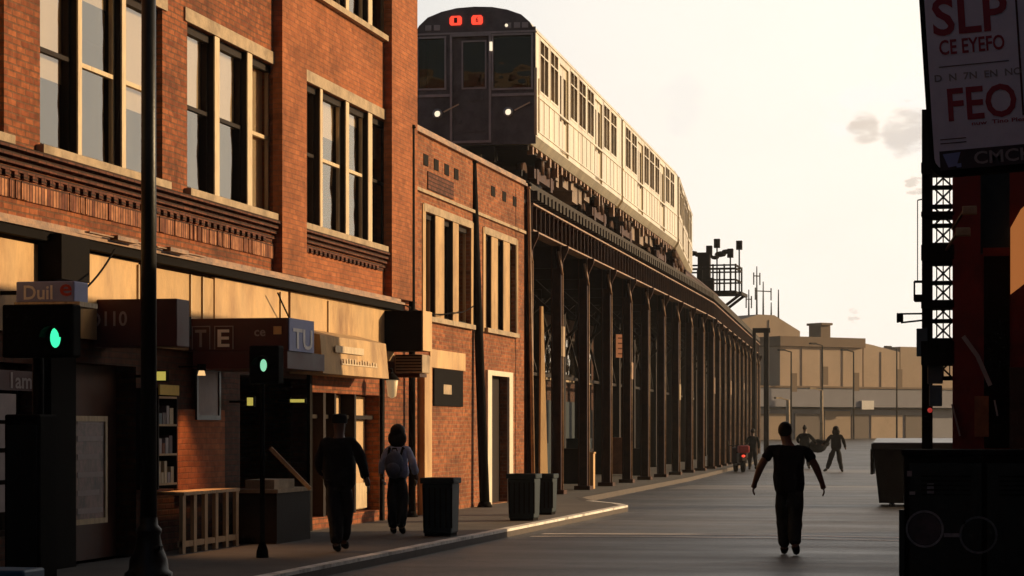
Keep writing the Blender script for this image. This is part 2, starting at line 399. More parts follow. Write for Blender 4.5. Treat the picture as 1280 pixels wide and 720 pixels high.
    lo_ = min(v.co.z for o_ in (body, *body.children) for v in o_.data.vertices)
    body.location.z -= lo_
    return body, k

# ================================================================== GROUND
def asphalt():
    m = bpy.data.materials.new('worn_asphalt'); m.use_nodes = True
    n = m.node_tree.nodes; l = m.node_tree.links; b = n['Principled BSDF']
    tc = n.new('ShaderNodeTexCoord')
    def noise(sc, det=8, stretch=None, rg=0.6):
        ns = n.new('ShaderNodeTexNoise'); ns.inputs['Scale'].default_value = sc; ns.inputs['Detail'].default_value = det; ns.inputs['Roughness'].default_value = rg
        if stretch:
            mp = n.new('ShaderNodeMapping'); mp.inputs['Scale'].default_value = stretch; l.new(tc.outputs['Object'], mp.inputs[0]); l.new(mp.outputs[0], ns.inputs['Vector'])
        else: l.new(tc.outputs['Object'], ns.inputs['Vector'])
        return ns
    a = noise(0.35, 8, (0.35, 1, 1)); f = noise(38, 4); w = noise(0.8, 6, (0.3, 1.0, 1))
    cr = n.new('ShaderNodeValToRGB'); e = cr.color_ramp.elements
    e[0].position = 0.38; e[0].color = (0.042, 0.034, 0.030, 1); e[1].position = 0.62; e[1].color = (0.098, 0.080, 0.069, 1)
    l.new(a.outputs['Fac'], cr.inputs[0])
    cr2 = n.new('ShaderNodeMapRange'); cr2.inputs[1].default_value = 0.3; cr2.inputs[2].default_value = 0.7; cr2.inputs[3].default_value = 0.85; cr2.inputs[4].default_value = 1.15
    l.new(w.outputs['Fac'], cr2.inputs[0])
    vm = n.new('ShaderNodeVectorMath'); vm.operation = 'SCALE'; l.new(cr.outputs[0], vm.inputs[0]); l.new(cr2.outputs[0], vm.inputs['Scale'])
    # cracks
    vo = n.new('ShaderNodeTexVoronoi'); vo.feature = 'DISTANCE_TO_EDGE'; vo.inputs['Scale'].default_value = 0.45
    dn = noise(1.5, 4); mm = n.new('ShaderNodeVectorMath'); mm.operation = 'MULTIPLY_ADD'; mm.inputs[1].default_value = (0.8, 0.8, 0.8)
    l.new(dn.outputs['Color'], mm.inputs[0]); l.new(tc.outputs['Object'], mm.inputs[2]); l.new(mm.outputs[0], vo.inputs['Vector'])
    ck = n.new('ShaderNodeMapRange'); ck.inputs[1].default_value = 0.0; ck.inputs[2].default_value = 0.02; ck.inputs[3].default_value = 0.45; ck.inputs[4].default_value = 1
    l.new(vo.outputs['Distance'], ck.inputs[0])
    gr = n.new('ShaderNodeMapRange'); gr.inputs[1].default_value = .35; gr.inputs[2].default_value = .65; gr.inputs[3].default_value = .6; gr.inputs[4].default_value = 1.4; l.new(f.outputs['Fac'], gr.inputs[0])
    g2 = n.new('ShaderNodeMath'); g2.operation = 'MULTIPLY'; l.new(gr.outputs[0], g2.inputs[0]); l.new(ck.outputs[0], g2.inputs[1]); ck = g2
    st_ = noise(0.9, 7, None, .75); sr = n.new('ShaderNodeMapRange'); sr.inputs[1].default_value = .50; sr.inputs[2].default_value = .62; sr.inputs[3].default_value = 1; sr.inputs[4].default_value = .5; l.new(st_.outputs['Fac'], sr.inputs[0])
    g3 = n.new('ShaderNodeMath'); g3.operation = 'MULTIPLY'; l.new(sr.outputs[0], g3.inputs[0]); l.new(g2.outputs[0], g3.inputs[1]); ck = g3
    v2 = n.new('ShaderNodeVectorMath'); v2.operation = 'SCALE'; l.new(vm.outputs[0], v2.inputs[0]); l.new(ck.outputs[0], v2.inputs['Scale'])
    l.new(v2.outputs[0], b.inputs['Base Color'])
    rr = n.new('ShaderNodeMapRange'); rr.inputs[1].default_value = 0.3; rr.inputs[2].default_value = 0.7; rr.inputs[3].default_value = 0.36; rr.inputs[4].default_value = 0.56
    l.new(w.outputs['Fac'], rr.inputs[0]); l.new(rr.outputs[0], b.inputs['Roughness'])
    bp = n.new('ShaderNodeBump'); bp.inputs['Strength'].default_value = 0.8; bp.inputs['Distance'].default_value = 0.02
    l.new(f.outputs['Fac'], bp.inputs['Height']); l.new(bp.outputs[0], b.inputs['Normal'])
    return m
ASPH = asphalt()
PAVE = mk('sidewalk_concrete', (0.10, 0.085, 0.075), 0.85, 0.3, 1.5, 0.3, dirt=(0.05, 0.04, 0.035), dirt_amt=0.6)
def gz(Y): return 0.0 if Y < 100 else min(1.0, (Y - 100) / 95.0) * 0.95
g = MB()
ys = [-60, 0, 40, 100, 120, 150, 195, 320, 2500]
for a, b in zip(ys[:-1], ys[1:]):
    xa = 1500 if b > 200 else 300
    g.quad((-xa, a, gz(a)), (xa, a, gz(a)), (xa, b, gz(b)), (-xa, b, gz(b)))
struct('road', g, ASPH)
# sidewalk along the shops, then the apron under the railway
KX = -7.3
sw = MB()
poly = [(KX - .15, -20), (KX - .15, 43.6), (KX - .5, 44.6), (KX - 1.3, 46.2), (-9.3, 48.5), (-9.5, 56), (-9.9, 70), (-10.6, 84), (-13.0, 128), (-30, 128), (-30, -20)]
vs = [(x, y, .12) for x, y in poly]
sw.add(vs, [tuple(range(len(vs)))])
struct('sidewalk', sw, PAVE)
kb = MB()
kp = [(KX, -20), (KX, 43.7), (KX - .35, 44.8), (KX - 1.2, 46.4), (-9.14, 48.6), (-9.34, 56), (-9.74, 70), (-10.44, 84), (-12.84, 128)]
kq = [(x - .15, y - (0 if i < 2 else .09)) for i, (x, y) in enumerate(kp)]
kb2 = MB(); kb1 = kb
for i in range(len(kp) - 1):
    p, q, P2, Q2 = kp[i], kp[i + 1], kq[i], kq[i + 1]
    kb = kb1 if i < 3 else kb2
    kb2.quad((*p, 0), (*q, 0), (*q, .085), (*p, .085)); kb.quad((*p, .085), (*q, .085), (*q, .124), (*p, .124)); kb.quad((*p, .124), (*q, .124), (*Q2, .124), (*P2, .124))
struct('kerb', kb1, CURBW); struct('kerb_plain', kb2, mk('plain_kerb', (.085, .065, .055), .85, .3, 4, .3))
# right side kerb and sidewalk
rs = MB(); rs.box(-1.0, 14, -20, 37.5, 0, .12); struct('sidewalk_right', rs, PAVE)
# worn painted lines across the road
PAINT = mk('worn_road_paint', (0.62, 0.55, 0.48), 0.55, 0.5, 3, 0.2, dirt=(0.12, 0.10, 0.09), dirt_amt=0.9, stretch=(0.6, 2, 1))
SUNBAND = mk('sunlit_road_band', (0.20, 0.165, 0.14), 0.5, 0.35, 0.8, 0.2, dirt=(0.085, 0.072, 0.063), dirt_amt=1.0, stretch=(0.25, 0.9, 1))  # bands of sunlight on the road, painted as pale colour
pl = MB()
for off, w in ((0, .26), (.85, .34)):
    pts = []
    for i in range(25):
        x = -7.0 + i * 0.27
        y = 33.2 - 0.05 * (x + 4.5) ** 2 + off + 0.35 * (x + 4)*0.0
        pts.append((x, y))
    for a, b in zip(pts[:-1], pts[1:]):
        pl.quad((a[0], a[1], .004), (b[0], b[1], .004), (b[0], b[1] + w, .004), (a[0], a[1] + w, .004))
struct('road_line', pl, PAINT)
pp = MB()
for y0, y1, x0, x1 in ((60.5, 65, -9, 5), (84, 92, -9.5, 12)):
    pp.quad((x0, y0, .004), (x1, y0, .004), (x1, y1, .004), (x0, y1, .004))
struct('sun_band', pp, SUNBAND)

# ================================================================== TALL BRICK BUILDING
WX = -10.03
Ye = Yp(512, WX)
bld = Thing('brick_building', (WX, 26, 0), 'tall orange brick building with banks of sash windows above a row of shops', 'building')
PW = lambda u, v, d: (WX - d, u, v)
ZS, ZL, ZS2, ZL2 = 4.63, 6.72, 8.10, 10.15
banks = [([(-150, -95), (-88, -42), (-36, 5)], 1), ([(50, 97), (102, 152), (157, 203)], 1), ([(234, 268), (274, 309), (315, 344)], 1), ([(373, 400), (403, 432), (436, 460), (465, 487)], 1)]
Y0 = -16.0
holes = []
for bk, _ in banks:
    a, b = Yp(bk[0][0], WX), Yp(bk[-1][1], WX)
    holes += [(a, b, ZS, ZL), (a, b, ZS2, ZL2)]
sh0, sh1 = Yp(-40, WX), Yp(300, WX)
shop_holes = [(Yp(300, WX), Yp(384, WX), .12, 2.35), (Yp(386, WX), Yp(474, WX), .3, 2.17), (Yp(84, WX), Yp(170, WX), .12, 2.35), (Yp(-30, WX), Yp(40, WX), .5, 2.3), (Yp(198, WX), Yp(221, WX), .9, 2.1)]
yc = Yp(357, WX)
m1 = MB(); holes_wall(m1, PW, Y0, yc, 3.75, 11.2, [h for h in holes if h[1] < yc + 1], 0.22)
bld.part('wall', m1, BRICK)
m2 = MB(); holes_wall(m2, PW, yc, Ye, 3.75, 11.2, [h for h in holes if h[0] > yc - 0.01], 0.22)
bld.part('wall', m2, BRICK2, label='smoother brighter orange brickwork at the far end of the upper floors')
ym = Yp(385, WX) - .001
DSB = brick('shaded_shop_brick', (0.11, 0.036, 0.018), (0.07, 0.024, 0.014), (0.06, 0.034, 0.022), soot_amt=0.6)  # shop brick darkened to hold the shade over the left shops
m3 = MB(); holes_wall(m3, PW, Y0, ym, .0, 3.749, [h for h in shop_holes if h[1] < ym], 0.25); bld.part('shopfront_wall', m3, DSB, label='brickwork around the left shops, darkened in colour to hold the shade')
m3 = MB(); holes_wall(m3, PW, ym, Ye, .0, 3.749, [h for h in shop_holes if h[0] > ym], 0.25); bld.part('shopfront_wall', m3, BRICK, label='orange brickwork around the tall shop doors')
# rear, sides, roof, floors
mr_ = MB()
mr_.quad((WX, Ye, 0), (WX - 9, Ye, 0), (WX - 9, Ye, 11.2), (WX, Ye, 11.2))
mr_.quad((WX, Y0, 0), (WX - 9, Y0, 0), (WX - 9, Y0, 11.2), (WX, Y0, 11.2))
mr_.quad((WX - 9, Y0, 0), (WX - 9, Ye, 0), (WX - 9, Ye, 11.2), (WX - 9, Y0, 11.2))
bld.part('side_wall', mr_, BRICK)
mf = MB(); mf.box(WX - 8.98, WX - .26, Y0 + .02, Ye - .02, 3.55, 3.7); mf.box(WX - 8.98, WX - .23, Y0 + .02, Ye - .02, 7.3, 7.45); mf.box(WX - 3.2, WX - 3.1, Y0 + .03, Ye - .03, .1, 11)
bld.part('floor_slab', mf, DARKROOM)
mr2 = MB(); mr2.box(WX - 9.1, WX + .22, Y0 - .1, Ye + .1, 11.2, 11.45); bld.part('roof', mr2, STONE)
# pilasters
for a, b, q in ((353, 372, BRICK2), (490, 512, BRICK2), (0, 0, None)):
    if q is None: continue
    ya, yb = Yp(a, WX + .14), Yp(b, WX)
    p = MB(); p.box(WX, WX + .14, ya, yb, 3.8, 11.18); bld.part('pilaster', p, q)
def comb(x, d0, d1, y0, y1, z0, z1, teeth):
    """one connected strip whose front steps out at each tooth"""
    ys_ = [(y0, d0)]
    for a, b in teeth: ys_ += [(a, d0), (a, d1), (b, d1), (b, d0)]
    ys_.append((y1, d0)); n = len(ys_); m = MB()
    vs = [(x, y, z0) for y, d in ys_] + [(x + d, y, z0) for y, d in ys_] + [(x, y, z1) for y, d in ys_] + [(x + d, y, z1) for y, d in ys_]
    fs = []
    for i in range(n - 1):
        fs.append((n + i, n + i + 1, 3 * n + i + 1, 3 * n + i))
        if ys_[i][0] != ys_[i + 1][0]: fs += [(i, i + 1, n + i + 1, n + i), (2 * n + i, 2 * n + i + 1, 3 * n + i + 1, 3 * n + i)]
    m.add(vs, fs); return m
# string courses
def course(z0, z1, dx, mat, name, y0, y1):
    m = MB(); m.box(WX, WX + dx, y0, y1, z0, z1); return bld.part(name, m, mat)
yp0 = Yp(353, WX + .14) - .01; yq = Yp(372, WX) + .02; yr = Yp(490, WX + .14) - .01
for y0_, y1_ in ((Y0, yp0), (yq, yr)):
    for k in range(4):
        z = 4.53 - k * .072
        course(z - .04, z, .115 - .025 * k, CORBEL, 'string_course', y0_, y1_)
    bld.part('dentil_row', comb(WX, .012, .045, y0_, y1_, 4.215, 4.27, [(y0_ + .05 + .22 * k, y0_ + .16 + .22 * k) for k in range(int((y1_ - y0_ - .3) / .22))]), CORBEL)
course(4.0, 4.2, .022, SOLDIER, 'soldier_course', Y0, yp0)
random.seed(3); yy = Y0 + .15; tt = []
while yy < yp0 - .3:
    w = random.choice((.07, .07, .14))
    if random.random() < .35: tt.append((yy, yy + w))
    yy += w + .075
bld.part('soldier_brick_row', comb(WX + .022, .002, .014, Y0, yp0, 4.005, 4.195, tt), SOLDIER)
# windows
def bank(T, wx, spans, z0, z1, mull=.2, fm=WOOD, lint=True, seed=0, meet=True, stone=STONE, sillz=.09, lh=.17, blinds=True, jamb=0.0):
    rnd = random.Random(seed)
    a = Yp(spans[0][0], wx); b = Yp(spans[-1][1], wx)
    fr = MB()
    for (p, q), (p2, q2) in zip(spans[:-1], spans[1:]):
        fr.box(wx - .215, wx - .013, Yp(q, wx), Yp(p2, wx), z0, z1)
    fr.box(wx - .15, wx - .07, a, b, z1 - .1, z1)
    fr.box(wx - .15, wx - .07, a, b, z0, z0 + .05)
    fo = T.part('window', fr, DWOOD)  # mullion and frame sides dark: shade of the reveals put into the colour
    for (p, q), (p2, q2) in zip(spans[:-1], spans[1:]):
        m = MB(); m.box(wx - .012, wx + .006, Yp(q, wx) + .002, Yp(p2, wx) - .002, z0 + .001, z1 - .001); T.part('mullion_front', m, fm, fo)
    if lint:
        m = MB(); m.box(wx - .02, wx + .025, a - .12, b + .12, z1 + .001, z1 + lh); T.part('lintel', m, stone, fo)
    m = MB(); m.box(wx - .2, wx + .09, a - .1, b + .08, z0 - sillz, z0 - .001); T.part('sill', m, stone, fo)
    for i, (p, q) in enumerate(spans):
        ya, yb = Yp(p, wx), Yp(q, wx)
        zm = (z0 + z1) / 2 + .02
        sm = MB()
        if meet:
            sm.box(wx - .14, wx - .085, ya + .01, yb - .01, zm - .025, zm + .025)
        sm.box(wx - .14, wx - .09, ya, ya + .05, z0 + .05, z1 - .1); sm.box(wx - .14, wx - .09, yb - .05, yb, z0 + .05, z1 - .1)
        T.part('sash', sm, fm if rnd.random() < .5 else DWOOD, fo)
        pm = MB(); pm.quad((wx - .115, ya, z0), (wx - .115, yb, z0), (wx - .115, yb, z1), (wx - .115, ya, z1)); T.part('pane', pm, PANE, fo)
        if blinds:
            dz = rnd.choice((.12, .3, .5, .62, .97)) * (z1 - z0)
            bm_ = MB(); bm_.box(wx - .19, wx - .185, ya + .02, yb - .02, z1 - dz, z1 - .02); T.part('blind', bm_, BLIND, fo)
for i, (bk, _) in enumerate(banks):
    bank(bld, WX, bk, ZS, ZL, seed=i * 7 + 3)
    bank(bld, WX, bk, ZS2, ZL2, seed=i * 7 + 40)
# cornice over the shops
m = MB()
m.box(WX, WX + .20, Y0, Yp(492, WX), 3.70, 3.735); m.box(WX, WX + .13, Y0, Yp(492, WX), 3.735, 3.80)
bld.part('shop_cornice', m, STEELL)
m = MB(); m.box(WX, WX + .17, Y0, Yp(492, WX), 3.60, 3.698); bld.part('cornice_shadow', m, BLACK)  # black strip painting the shadow that the cornice casts below it
# bright fascia panels
for a, b, mt, z0, z1 in ((-160, 42, SANDP2, 2.62, 3.56), (82, 168, SANDP2, 2.62, 3.58), (171, 262, SANDP, 2.6, 3.55), (264, 356, SANDP2, 2.7, 3.58), (359, 489, SANDP, 2.75, 3.59)):
    m = MB(); m.box(WX, WX + .05, Yp(a, WX), Yp(b, WX), z0, z1); bld.part('fascia_panel', m, mt)
m = MB()
for px in (166, 232, 247, 345, 405):
    m = MB(); y = Yp(px, WX); m.box(WX + .05, WX + .075, y, y + .03, 2.75, 3.55); bld.part('fascia_batten', m, WOOD)
m = MB(); y = Yp(44, WX); m.box(WX, WX + .3, y, Yp(80, WX + .0), 3.2, 3.68); m.box(WX, WX + .16, y + .05, Yp(78, WX), .12, 3.2)
bld.part('pilaster', m, BLACK, label='black iron pier with a heavy bracket under the cornice')
m = MB()
for px in (385, 476):
    m = MB(); y = Yp(px, WX); m.box(WX, WX + .05, y - .06, y + .06, .12, 2.7); bld.part('door_post', m, BLACK)
# entrance with tall narrow lit panels
ent = MB()
spans = [(386, 405), (408, 419), (421, 444), (446, 474)]
for (p, q), (p2, q2) in zip(spans[:-1], spans[1:]): ent.box(WX - .24, WX - .01, Yp(q, WX), Yp(p2, WX), .3, 2.17)
ent.box(WX - .2, WX - .1, Yp(386, WX), Yp(474, WX), 1.78, 1.84)
eo = bld.part('shop_door', ent, DWOOD)
for p, q in spans:
    m = MB(); m.box(WX - .26, WX - .235, Yp(p, WX) + .02, Yp(q, WX) - .02, .32, 2.15); bld.part('door_panel', m, TWOOD, eo)
m = MB(); m.box(WX - .2, WX - .18, Yp(446, WX) + .05, Yp(474, WX) - .1, .34, .75); bld.part('kick_plate', m, WOOD, eo)
# glazed shop windows
for a, b, z0, z1 in ((-30, 40, .5, 2.3), (198, 221, .9, 2.1)):
    m = MB(); ya, yb = Yp(a, WX), Yp(b, WX)
    for yy in (ya, (ya + yb) / 2, yb - .06): m.box(WX - .2, WX - .14, yy, yy + .06, z0, z1)
    m.box(WX - .2, WX - .14, ya, yb, z0, z0 + .06); m.box(WX - .2, WX - .14, ya, yb, z1 - .06, z1); m.box(WX - .2, WX - .14, ya, yb, 1.55, 1.6)
    wo = bld.part('shop_window', m, WOOD if a > 0 else DWOOD)
    m = MB(); m.quad((WX - .17, ya, z0), (WX - .17, yb, z0), (WX - .17, yb, z1), (WX - .17, ya, z1)); bld.part('pane', m, PANE, wo)
# recessed door with blue frame near the left
m = MB(); m.box(WX + .02, WX + .12, Yp(59, WX), Yp(75, WX), .12, 2.4); bld.part('door_frame', m, TEAL, label='blue grey painted door post')
m = MB(); m.box(WX - .3, WX - .25, Yp(84, WX), Yp(170, WX), .12, 2.35); bld.part('back_panel', m, mk('dark_plum_panel', (0.10, 0.038, 0.026), .6, .3, 3, .1))
# poster in a white frame
def poster(a, b, y0, y1, fm, im, label, dx=.03, text=None):
    ya, yb = Yp(a, WX + dx), Yp(b, WX + dx); z1, z0 = Zp((a + b) / 2, y0, WX + dx), Zp((a + b) / 2, y1, WX + dx)
    T = Thing('poster', (WX + dx, ya, z0), label, 'poster')
    m = MB()
    for q in ((ya, ya + .06, z0, z1), (yb - .06, yb, z0, z1), (ya + .06, yb - .06, z0, z0 + .06), (ya + .06, yb - .06, z1 - .06, z1)):
        m.box(WX + dx - .02, WX + dx + .015, *q)
    T.part('frame', m, fm)
    m = MB(); m.box(WX + dx - .02, WX + dx, ya + .061, yb - .061, z0 + .061, z1 - .061); T.part('sheet', m, im)
    return T, ya, yb, z0, z1
PRINT = mk('mottled_print', (0.22, 0.12, 0.11), 0.5, 0.8, 6, 0, stretch=(1, 2.5, 1.5), dirt=(0.02, 0.015, 0.02), dirt_amt=0.9)
T, ya, yb, z0, z1 = poster(91, 133, 520, 655, WOOD, PRINT, 'tall dim poster in a pale frame beside the blue grey door post', .05)
m = MB()
for k in range(6):
    m.box(WX + .05, WX + .056, ya + .12, yb - .12 - .1 * (k % 2), z0 + .12 + k * .2, z0 + .18 + k * .2)
T.part('printed_bar', m, DIMLET)
poster(245, 275, 458, 525, BLACKM, DIMLET, 'small grey poster above the lit brick patch', .05)
# lit brick patch, light put into its colour, + timber rack under it
ya, yb = Yp(222, WX + .04), Yp(281, WX + .04); 
m = MB(); m.box(WX, WX + .04, ya, yb, Zp(250, 612, WX), Zp(250, 512, WX)); bld.part('lit_brick_patch', m, BRICK2, label='low patch of shopfront brick with warm light put into its bright colour')
rk = Thing('timber_rack', (WX + .3, Yp(230, WX + .35), .12), 'low slatted timber rack against the lit brick patch', 'rack')
ya, yb = Yp(228, WX + .4), Yp(298, WX + .4)
m = MB(); m.box(WX + .06, WX + .42, ya, yb, .82, .86); rk.part('top_board', m, TWOOD)
m = MB(); m.box(WX + .34, WX + .4, ya, yb, .2, .27); rk.part('bottom_rail', m, TWOOD)
n = 6
for i in range(n):
    y = ya + (yb - ya - .1) * i / (n - 1)
    m = MB(); m.box(WX + .36, WX + .405, y, y + .1, .12, .82); rk.part('slat', m, TWOOD)
yl = Yp(252, WX + .3)
T = Thing('added_spot', (WX + .3, yl, 2.28), 'added spot lamp under the maroon awning that brightens the lit brick patch', 'lamp')
m = MB(); m.cyl((WX + .3, yl, 2.28), (WX + .3, yl, 2.34), .05, .035, 12); T.part('lens', m, emis('added_spot_glow', (1, .6, .25), 1.0))
m = MB(); m.cyl((WX + .3, yl, 2.341), (WX + .3, yl, 2.42), .055, .055, 12); m.bar((WX, yl, 2.39), (WX + .3, yl, 2.39), .02, .02); T.part('housing', m, BLACK)
ld = bpy.data.lights.new('added_spot_lamp', 'SPOT'); ld.energy = 110; ld.color = (1, .5, .2); ld.spot_size = math.radians(95); ld.spot_blend = .8; ld.shadow_soft_size = .05  # spot lamp added to brighten the brick patch; its fixture is made up
lo = bpy.data.objects.new('added_spot_lamp', ld); COL.objects.link(lo); lo.location = (.02, 0, -.02); lo.parent = T.o; lo.rotation_euler = (0, math.radians(-14), 0)
# notices at the far left
def notice(a, b, y0, y1, mat, label, txt=None, tm=PALELET, X=WX + .06, dims=.02, tin=(.1, .9, .15, .85)):
    ya, yb = Yp(a, X), Yp(b, X); z1, z0 = Zp((a + b) / 2, y0, X), Zp((a + b) / 2, y1, X)
    T = Thing('notice', (X, ya, z0), label, 'notice')
    m = MB(); m.box(X - dims, X, ya, yb, z0, z1); T.part('board', m, mat)
    if txt:
        P = lambda u, v, d: (X - d, u, v)
        mt = MB(); add_text(mt, txt, P, ya + (yb - ya) * tin[0], ya + (yb - ya) * tin[1], z0 + (z1 - z0) * tin[2], z0 + (z1 - z0) * tin[3]); T.part('lettering', mt, tm)
    return T
notice(-6, 40, 463, 488, REDS, 'small dark red notice with pale block letters at the left edge', '1am', DIMLET, tin=(.4, .98, .1, .9))
for k, (y0, y1) in enumerate(((492, 525), (530, 560), (566, 600), (606, 640))):
    notice(-12, 20, y0, y1, DIMLET, ['uppermost', 'second from top', 'third from top', 'lowest'][k] + ' of the grey sheets pasted in the left shop window')

# yellow lit sign and other small lamps
def lamp_box(px, py, w, h, X, mat, label, name='lit_sign', cat='lit sign'):
    Y = Yp(px, X); z = Zp(px, py, X); sc = F / (-s_ * X + c_ * Y)
    T = Thing(name, (X, Y, z), label, cat, local=True)
    m = MB(); m.box(-.06, .0, -w / sc / 2, w / sc / 2, -h / sc / 2, h / sc / 2)
    # faces the street and the camera
    m = MB(); m.box(-w / sc / 2, w / sc / 2, -.03, 0, -h / sc / 2, h / sc / 2); T.part('lit_face', m, mat)
    m = MB(); m.box(-w / sc / 2 - .015, w / sc / 2 + .015, 0.001, .07, -h / sc / 2 - .015, h / sc / 2 + .015); T.part('case', m, BLACK)
    m = MB(); m.box(-abs(X - WX) , -w / sc / 2 - .015, .02, .05, -.015, .015); T.part('bracket', m, BLACK)
    return T
lamp_box(228, 408, 15, 21, WX + .5, YELL, 'bright yellow square lit sign beside the maroon awning')
lamp_box(202, 470, 11, 11, WX + .35, YELD, 'small dull yellow square sign below the bright yellow one')
lamp_box(313, 502, 7, 10, WX + .3, YELD, 'small round greenish lamp inside the dark open shop', 'shop_lamp', 'lamp')
lamp_box(372, 501, 18, 4, WX + .3, YELD, 'thin greenish tube light at the right of the dark open shop', 'tube_light', 'lamp')

# projecting sign boxes ---------------------------------------------------
def blade(name, label, cat, px0, px1, py0, py1, Xo, mat, txts, depth=.5, side_mat=None, side_px=None, tmat=DIMLET, xin=WX):
    """box whose camera-facing side spans px0..px1; the far end Xo is its outer X"""
    Y = Yp(px1, Xo); X0 = Xp(px0, Y)
    z1 = Zq(py0, Xo, Y); z0 = Zq(py1, Xo, Y)
    T = Thing(name, ((X0 + Xo) / 2, Y, z0), label, cat)
    Y2 = Y + depth if side_px is None else Yp(side_px, Xo)
    m = MB(); m.box(X0, Xo, Y, Y2, z0, z1); T.part('body', m, mat, bevel=.012)
    P = lambda u, v, d: (u, Y + d, v)
    sc = F / (-s_ * Xo + c_ * Y)
    for t, a, b, c, d, tm in txts:
        mt = MB(); add_text(mt, t, P, Xp(a, Y), Xp(b, Y), Zq(d, Xo, Y), Zq(c, Xo, Y)); T.part('lettering', mt, tm)
    if X0 > WX + .05:
        m = MB(); m.box(WX, X0, Y + .1, Y + .14, (z0 + z1) / 2 - .02, (z0 + z1) / 2 + .02); T.part('bracket', m, BLACK)
    return T, Y, Y2, X0, z0, z1
blade('projecting_sign', 'dark box sign reading O110 behind the tall black lamp post', 'sign', 98, 221, 373, 433, WX + 1.0, REDS, [('O', 111, 126, 389, 408, DIMLET), ('110', 131, 159, 388, 407, DIMLET)], .4)
T, Y, Y2, X0, z0, z1 = blade('awning', 'maroon awning with TE letters and a pale lilac front edge', 'awning', 216, 360, 397, 438, WX + 1.35, REDS,
      [('T', 244, 258, 411, 433, DIMLET), ('E', 272, 287, 411, 433, PALELET), ('ce', 318, 332, 412, 420, DIMLET)], side_px=392)
Pm = lambda u, v, d: (WX + 1.35 + .012 - d, u, v)
m = MB(); m.box(WX + 1.351, WX + 1.362, Y + .02, Y2 - .02, z0 + .0, z1 - .0); T.part('front_panel', m, LILAC)  # bluish sky light put into the lilac of the front face
mt = MB(); add_text(mt, 'TU', Pm, Y + .15, Y2 - .1, z0 + .03, z1 - .12); T.part('lettering', mt, PALELET)
m = MB(); m.box(WX + .1, WX + 1.34, Y + .01, Y2 + .5, z0 - .22, z0 - .002); T.part('valance', m, REDS)
m = MB(); y_ = Y - .008
for a, b in ((240, 263), (268, 292)):
    xa, xb = Xp(a, Y), Xp(b, Y)
    for q in ((xa, xa + .012, z0 + .02, z0 + .3), (xb - .012, xb, z0 + .02, z0 + .3), (xa, xb, z0 + .3, z0 + .312)): m.box(q[0], q[1], y_, y_ + .006, q[2], q[3])
T.part('letter_frame', m, DIMLET)
m = MB(); xa, xb = Xp(342, Y), Xp(352, Y); m.box(xa, xb, Y - .01, Y - .002, z0 + .2, z0 + .3); T.part('sticker', m, SANDP2)
T, Y, Y2, X0, z0, z1 = blade('projecting_sign', 'lilac box sign with worn pale and red letters at the far left', 'sign', 20, 93, 351, 377, WX + .9, LILAC,
      [('Duil', 30, 66, 356, 374, PALELET), ('e', 75, 90, 355, 370, REDLET)], .35)
m = MB(); m.box(X0 - .0, WX + .98, Y - .05, Y + .4, z0 - .05, z0 - .002); T.part('ledge', m, WOOD)
# tan fabric awning, lit
X = WX + .55
ya, yb = Yp(404, X), Yp(486, X); z1 = Zp(445, 424, X); z0 = Zp(445, 470, X)
T = Thing('awning', (X, ya, z0), 'tan fabric box awning with a pale faded stripe over the shop entrance', 'awning')
m = MB(); m.add([(WX + .05, ya, z1 + .12), (X - .05, ya, z1), (X, ya, z0), (WX + .05, ya, z0), (WX + .05, yb, z1 + .12), (X - .05, yb, z1), (X, yb, z0), (WX + .05, yb, z0)],
      [(0, 1, 2, 3), (4, 5, 6, 7), (0, 1, 5, 4), (1, 2, 6, 5), (2, 3, 7, 6)]); T.part('cover', m, SANDP)
m = MB(); m.box(X - .01, X + .003, ya + .6, yb - 1.4, z0 + .32, z0 + .42); T.part('stripe', m, WOOD)
rnd = random.Random(5); m = MB(); prof_ = [(ya + .9, z0 + .15)]
for k in range(14):
    y = ya + .9 + k * .14; h = rnd.uniform(.05, .09); prof_ += [(y, z0 + .17), (y, z0 + .16 + h), (y + .06, z0 + .16 + h), (y + .06, z0 + .17)]
prof_.append((ya + .9 + 14 * .14, z0 + .15)); n_ = len(prof_)
m.add([(X - .0, y, z) for y, z in prof_], [tuple(range(n_))]); T.part('faded_lettering', m, WOOD)
# canopy box, shade and sun painted on its sides, + air conditioner below it
X = WX + .68
Y = Yp(527, X); z1, z0 = Zq(388, X, Y), Zq(438, X, Y)
T = Thing('canopy_box', (WX + .3, Y, z0), 'canopy box on the building corner, shaded side painted black and sunlit street end painted pale', 'canopy')
m = MB(); m.box(WX + .01, X, Y, Yp(539, X), z0, z1); T.part('box', m, BLACK, bevel=.01)
m = MB(); m.box(X + .001, X + .02, Y + .02, Yp(539, X) - .02, z0, z1); T.part('front_panel', m, SANDP2)
X = WX + .55; Y = Yp(528, X)
T = Thing('air_conditioner', (WX + .3, Y, Zq(468, X, Y)), 'pale air conditioner on the wall below the black canopy box', 'air conditioner')
m = MB(); m.box(Xp(493, Y), X, Y, Y + .5, Zq(466, X, Y), Zq(443, X, Y)); T.part('case', m, STONE, bevel=.015)
m = MB()
for k in range(6): m.box(Xp(495, Y), X - .02, Y - .012, Y - .002, Zq(464, X, Y) + k * .05, Zq(464, X, Y) + .022 + k * .05)
T.part('grille', m, DWOOD)
m = MB(); m.box(WX, X - .05, Y + .02, Y + .48, Zq(471, X, Y), Zq(466.5, X, Y)); T.part('bracket', m, STEEL)
